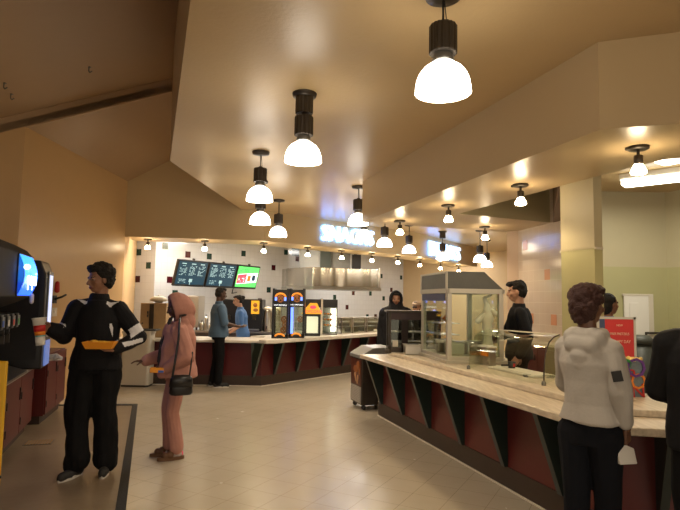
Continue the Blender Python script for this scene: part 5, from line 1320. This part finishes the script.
m = MB(); m.tube([tl((-.275, -.08, .785)), tl((-.275, -.09, .88)), tl((-.265, -.10, 1.0))], .007); m.build('back_strap', 'bag_black', t)
hp = Wp @ (J['wrL'] + V(J['hdL']).normalized() * .085)
t = thing('snack_box', 'orange snack box held in the near hand of the pink hoodie wearer', 'box', (hp.x + .02, hp.y + .0, hp.z - .02), .1)
m = MB(); m.box(-.075, .055, -.03, .03, 0, .045, 0); m.build('box', 'tray_orange', t, bevel=.003)
m = MB(); m.box(.0, .05, -.032, -.03, .002, .022); m.build('blue_print', 'blue', t)
# 3 ---- man in the denim blue shirt at the far counter
p3 = atz(217, 386.5, 0)
p, J, HM, s, LN = person('person in a slate blue short sleeved shirt and black trousers leaning at the far counter', (p3.x, p3.y - .02, 0), 22, 1.68, False, 'skin_dark', .009, head_yaw=.05, head_pitch=-.18,
    arms={'R': ((.24, .06, 1.13), (.14, .33, 1.06), (-.3, 1, 0), (0, 0, 1), .3), 'L': ((-.22, .08, 1.13), (-.10, .33, 1.06), (.3, 1, 0), (0, 0, 1), .3)},
    top=dict(name='shirt', mats='shirt_denim', e=.035, r=(.072, .066, .05), sleeve=.48, fold=.010, flare=.12, belly=.012, z1=1.47, collar=True), bottom=dict(name='trousers', mats='trouser_black', r=(.10, .075, .066), fold=.008), shoes=('black_matte', 'shoe_sole'),
    hair=SHORT, legs={'R': ((.08, .03, .50), (.09, .0, .09), 8), 'L': ((-.09, .0, .50), (-.10, -.06, .09), -8)})
# 4 ---- worker in the blue polo behind the counter
p = person('person in a bright blue polo behind the far counter, dark hair tied back', (-1.80, 10.45, 0), 190, 1.56, True, 'skin_light', .009, head_yaw=.1, head_pitch=-.2,
    arms={'R': ((.20, .06, 1.13), (.10, .30, 1.0), (.1, 1, -.1), (0, 0, -1), .4), 'L': ((-.23, .04, 1.14), (-.16, .26, .98), (.2, 1, -.1), (0, 0, -1), .4)},
    top=dict(name='polo_shirt', mats='polo_blue', e=.025, r=(.062, .055, .05), sleeve=.46, fold=.007, collar=True, flare=.05), bottom=dict(name='trousers', mats='trouser_black'), shoes=('black_matte', 'black'),
    hair=dict(ell=SHORT['ell'] + [((0, -.12, .05), (.045, .05, .045))], fold=.004), lean=.14)
# 5 ---- hooded person facing the camera behind the island
q5 = aty(396, 300, 8.9)
p, J, HM, s, LN = person('person in a black coat with the hood up facing the camera beyond the island', (q5.x, 8.9, 0), -93, 1.64, False, 'skin_mid', .009, head_yaw=0, head_pitch=-.1,
    top=dict(name='coat', mats='jacket_black', e=.11, r=(.12, .105, .08), fold=.012, flare=.05, z1=1.47, blobs=[((-.10, 0, 1.42), (.10, 0, 1.42), .11, .11), ((0, -.02, 1.45), (0, -.02, 1.56), .14, .12)]), bottom=dict(name='trousers', mats='trouser_black'), shoes=('black_matte', 'black'), hair=SHORT)
hoodup('hood', 'jacket_black', HM @ Matrix.Translation((0, -.01, .005)) @ Matrix.Scale(1.17, 4), p, .008)
# 6a light blue shirt behind, 6b cap
q6 = aty(393, 300, 10.6)
person('person in a light blue shirt mostly hidden behind the black hooded coat', (q6.x, 10.7, 0), 60, 1.50, False, 'skin_mid', .011, top=dict(name='shirt', mats='shirt_light', e=.03, r=(.066, .06, .05), fold=.006), bottom=dict(name='trousers', mats='trouser_black'), shoes=('black_matte', 'black'), hair=SHORT)
q7 = aty(417, 300, 9.4)
p, J, HM, s, LN = person('person in a beige cap and dark glasses, only the head showing over the merchandiser', (q7.x, 9.4, 0), -120, 1.50, True, 'skin_light', .009, head_yaw=0, top=dict(name='jacket', mats='jacket_black', e=.03, fold=.006), bottom=dict(name='trousers', mats='trouser_black'), shoes=('black_matte', 'black'), hair=SHORT)
m = MB(); m.ell((0, -.012, .075), (.090, .105, .060), M=HM); m.caps((-.03, .09, .065), (.03, .09, .065), .03, .03, M=HM); finish(remesh(m, .007, 2), 'cap', 'cap_beige', p)
m = MB(); m.caps((-.035, .096, .006), (.035, .096, .006), .016, .016, M=HM); m.tube([HM @ V((-.05, .09, .01)), HM @ V((-.076, 0, .01))], .004); m.tube([HM @ V((.05, .09, .01)), HM @ V((.076, 0, .01))], .004); m.build('glasses', 'black', p)
# 7 ---- worker in black behind the sneeze guard
q = aty(514, 300, 6.35)
p = person('person in a black shirt with short black hair behind the sneeze guard', (q.x + .05, 6.35, 0), 172, 1.745, False, 'skin_light', .0075, head_yaw=-.1, head_pitch=-.10,
    arms={'R': ((.22, .10, 1.14), (.16, .36, 1.05), (0, 1, 0), (0, 0, -1), .4), 'L': ((-.25, -.05, 1.14), (-.25, .04, .93), (.1, .5, -.8), (.8, 0, 0), .9)},
    top=dict(name='shirt', mats='jacket_black', e=.030, r=(.072, .066, .052), fold=.009, flare=.08, collar=True), bottom=dict(name='trousers', mats='trouser_black'), shoes=('black_matte', 'black'),
    hair=dict(ell=[((0, -.030, .055), (.088, .096, .082)), ((0, -.055, .0), (.082, .070, .078)), ((0, .05, .095), (.062, .055, .034))], fold=.010, fs=30), lean=.0)
# 8 ---- grey hoodie at the near corner of the island
q8 = aty(588, 330, 3.0)
def pocket(c, n): return 0
p, J, HM, s, LN = person('person seen from behind in a pale grey hoodie and black jeans', (q8.x, 3.0, 0), 42, 1.60, True, 'skin_brown', .006, build_=.90, head_yaw=-.15, head_pitch=-.05,
    arms={'R': ((.195, -.035, 1.16), (.19, .035, .95), (-.05, .25, -1), (-1, 0, 0), .85), 'L': ((-.20, .12, 1.15), (-.13, .33, 1.05), (.2, 1, 0), (1, 0, 0), .6)},
    legs={'R': ((.075, .05, .50), (.07, -.01, .09), 6), 'L': ((-.075, -.02, .50), (-.08, -.06, .09), -6)},
    top=dict(name='hoodie', mats='hoodie_grey', sleeve=.82, z0=.97, e=.030, r=(.066, .062, .046), fold=.013, fs=6.5, z1=1.47, flare=.05, blobs=[((-.075, -.055, 1.455), (.075, -.055, 1.455), .052, .052), ((-.055, -.095, 1.41), (.055, -.095, 1.41), .050, .050), ((0, -.105, 1.34), (0, -.115, 1.30), .058, .035), ((-.085, .0, 1.465), (-.05, -.06, 1.47), .045, .045), ((.085, .0, 1.465), (.05, -.06, 1.47), .045, .045)]),
    bottom=dict(name='jeans', mats='denim', r=(.105, .072, .056), fold=.006), shoes=('black_matte', 'shoe_sole'),
    hair=dict(ell=[((0, -.035, .045), (.098, .105, .095)), ((0, -.065, -.01), (.090, .075, .085)), ((0, -.06, -.065), (.070, .060, .05)), ((0, .03, .09), (.08, .06, .04))], fold=.014, fs=26, mat='hair_red'))
hood8 = p; W8 = frame(p)
a = J['shR'].lerp(J['elR'], .60); m = MB(); nrm_ = V((.35, -.92, 0)).normalized()
u = (J['elR'] - J['shR']).normalized(); w_ = u.cross(nrm_).normalized(); c = a + nrm_ * .075
m.add([c + w_ * .024 + u * .026, c - w_ * .024 + u * .026, c - w_ * .024 - u * .026, c + w_ * .024 - u * .026, c + w_ * .024 + u * .026 - nrm_ * .02, c - w_ * .024 + u * .026 - nrm_ * .02, c - w_ * .024 - u * .026 - nrm_ * .02, c + w_ * .024 - u * .026 - nrm_ * .02], [(0, 1, 2, 3), (7, 6, 5, 4), (0, 4, 5, 1), (1, 5, 6, 2), (2, 6, 7, 3), (3, 7, 4, 0)])
m.build('sleeve_patch', 'black_matte', p)
m = MB(); m.caps((.075, .105, .50), (.10, .09, .51), .02, .014, side=(0, 0, 1), sq=.5) ; m.build('knee_tear', 'skin_mid', p)
hp = W8 @ (J['wrR'] + V(J['hdR']).normalized() * .105)
t = thing('folded_napkin', 'folded white napkin packet held low in the right hand of the grey hoodie wearer', 'napkin', (hp.x - .03, hp.y - .03, hp.z - .07), .3)
m = MB(); m.add([(-.05, -.02, 0), (.05, -.03, 0), (.055, .025, 0), (-.045, .03, 0), (-.055, -.01, .055), (.045, -.015, .075), (.04, .02, .07), (-.05, .02, .05), (0, 0, .095)], [(0, 3, 2, 1), (0, 1, 5, 4), (1, 2, 6, 5), (2, 3, 7, 6), (3, 0, 4, 7), (4, 5, 8), (5, 6, 8), (6, 7, 8), (7, 4, 8)]); m.build('paper', 'white', t, bevel=.006)
# 9 ---- worker behind the right counter
q = aty(608, 300, 5.6)
person('person in a light blue shirt facing right, half hidden behind the grey hoodie wearer', (q.x, 5.6, 0), 15, 1.61, True, 'skin_mid', .009, top=dict(name='shirt', mats='polo_blue', e=.025, fold=.006, collar=True), bottom=dict(name='trousers', mats='trouser_black'), shoes=('black_matte', 'black'),
    hair=dict(ell=[((0, -.030, .045), (.086, .095, .085)), ((0, -.06, -.03), (.078, .070, .09))], fold=.006))
# 10 ---- black puffer at the right edge
q = aty(708, 330, 2.62)
def rib(mb): pass
mat('quilt', (.007, .007, .008), .75, spec=.25, bump=.4, bscale=14)
person('person in a black quilted jacket at the right edge of the picture, turned away', (q.x, 2.62, 0), 60, 1.66, False, 'skin_dark', .0075, head_yaw=0,
    arms={'L': ((-.215, .06, 1.16), (-.10, .28, 1.10), (.4, .9, 0), (0, 0, -1), .5)},
    top=dict(name='quilted_jacket', mats='quilt', e=.038, r=(.076, .072, .055), fold=.010, fs=9, flare=.03, collar=True), bottom=dict(name='trousers', mats='trouser_black', r=(.10, .075, .065)), shoes=('black_matte', 'shoe_sole'), hair=SHORT)
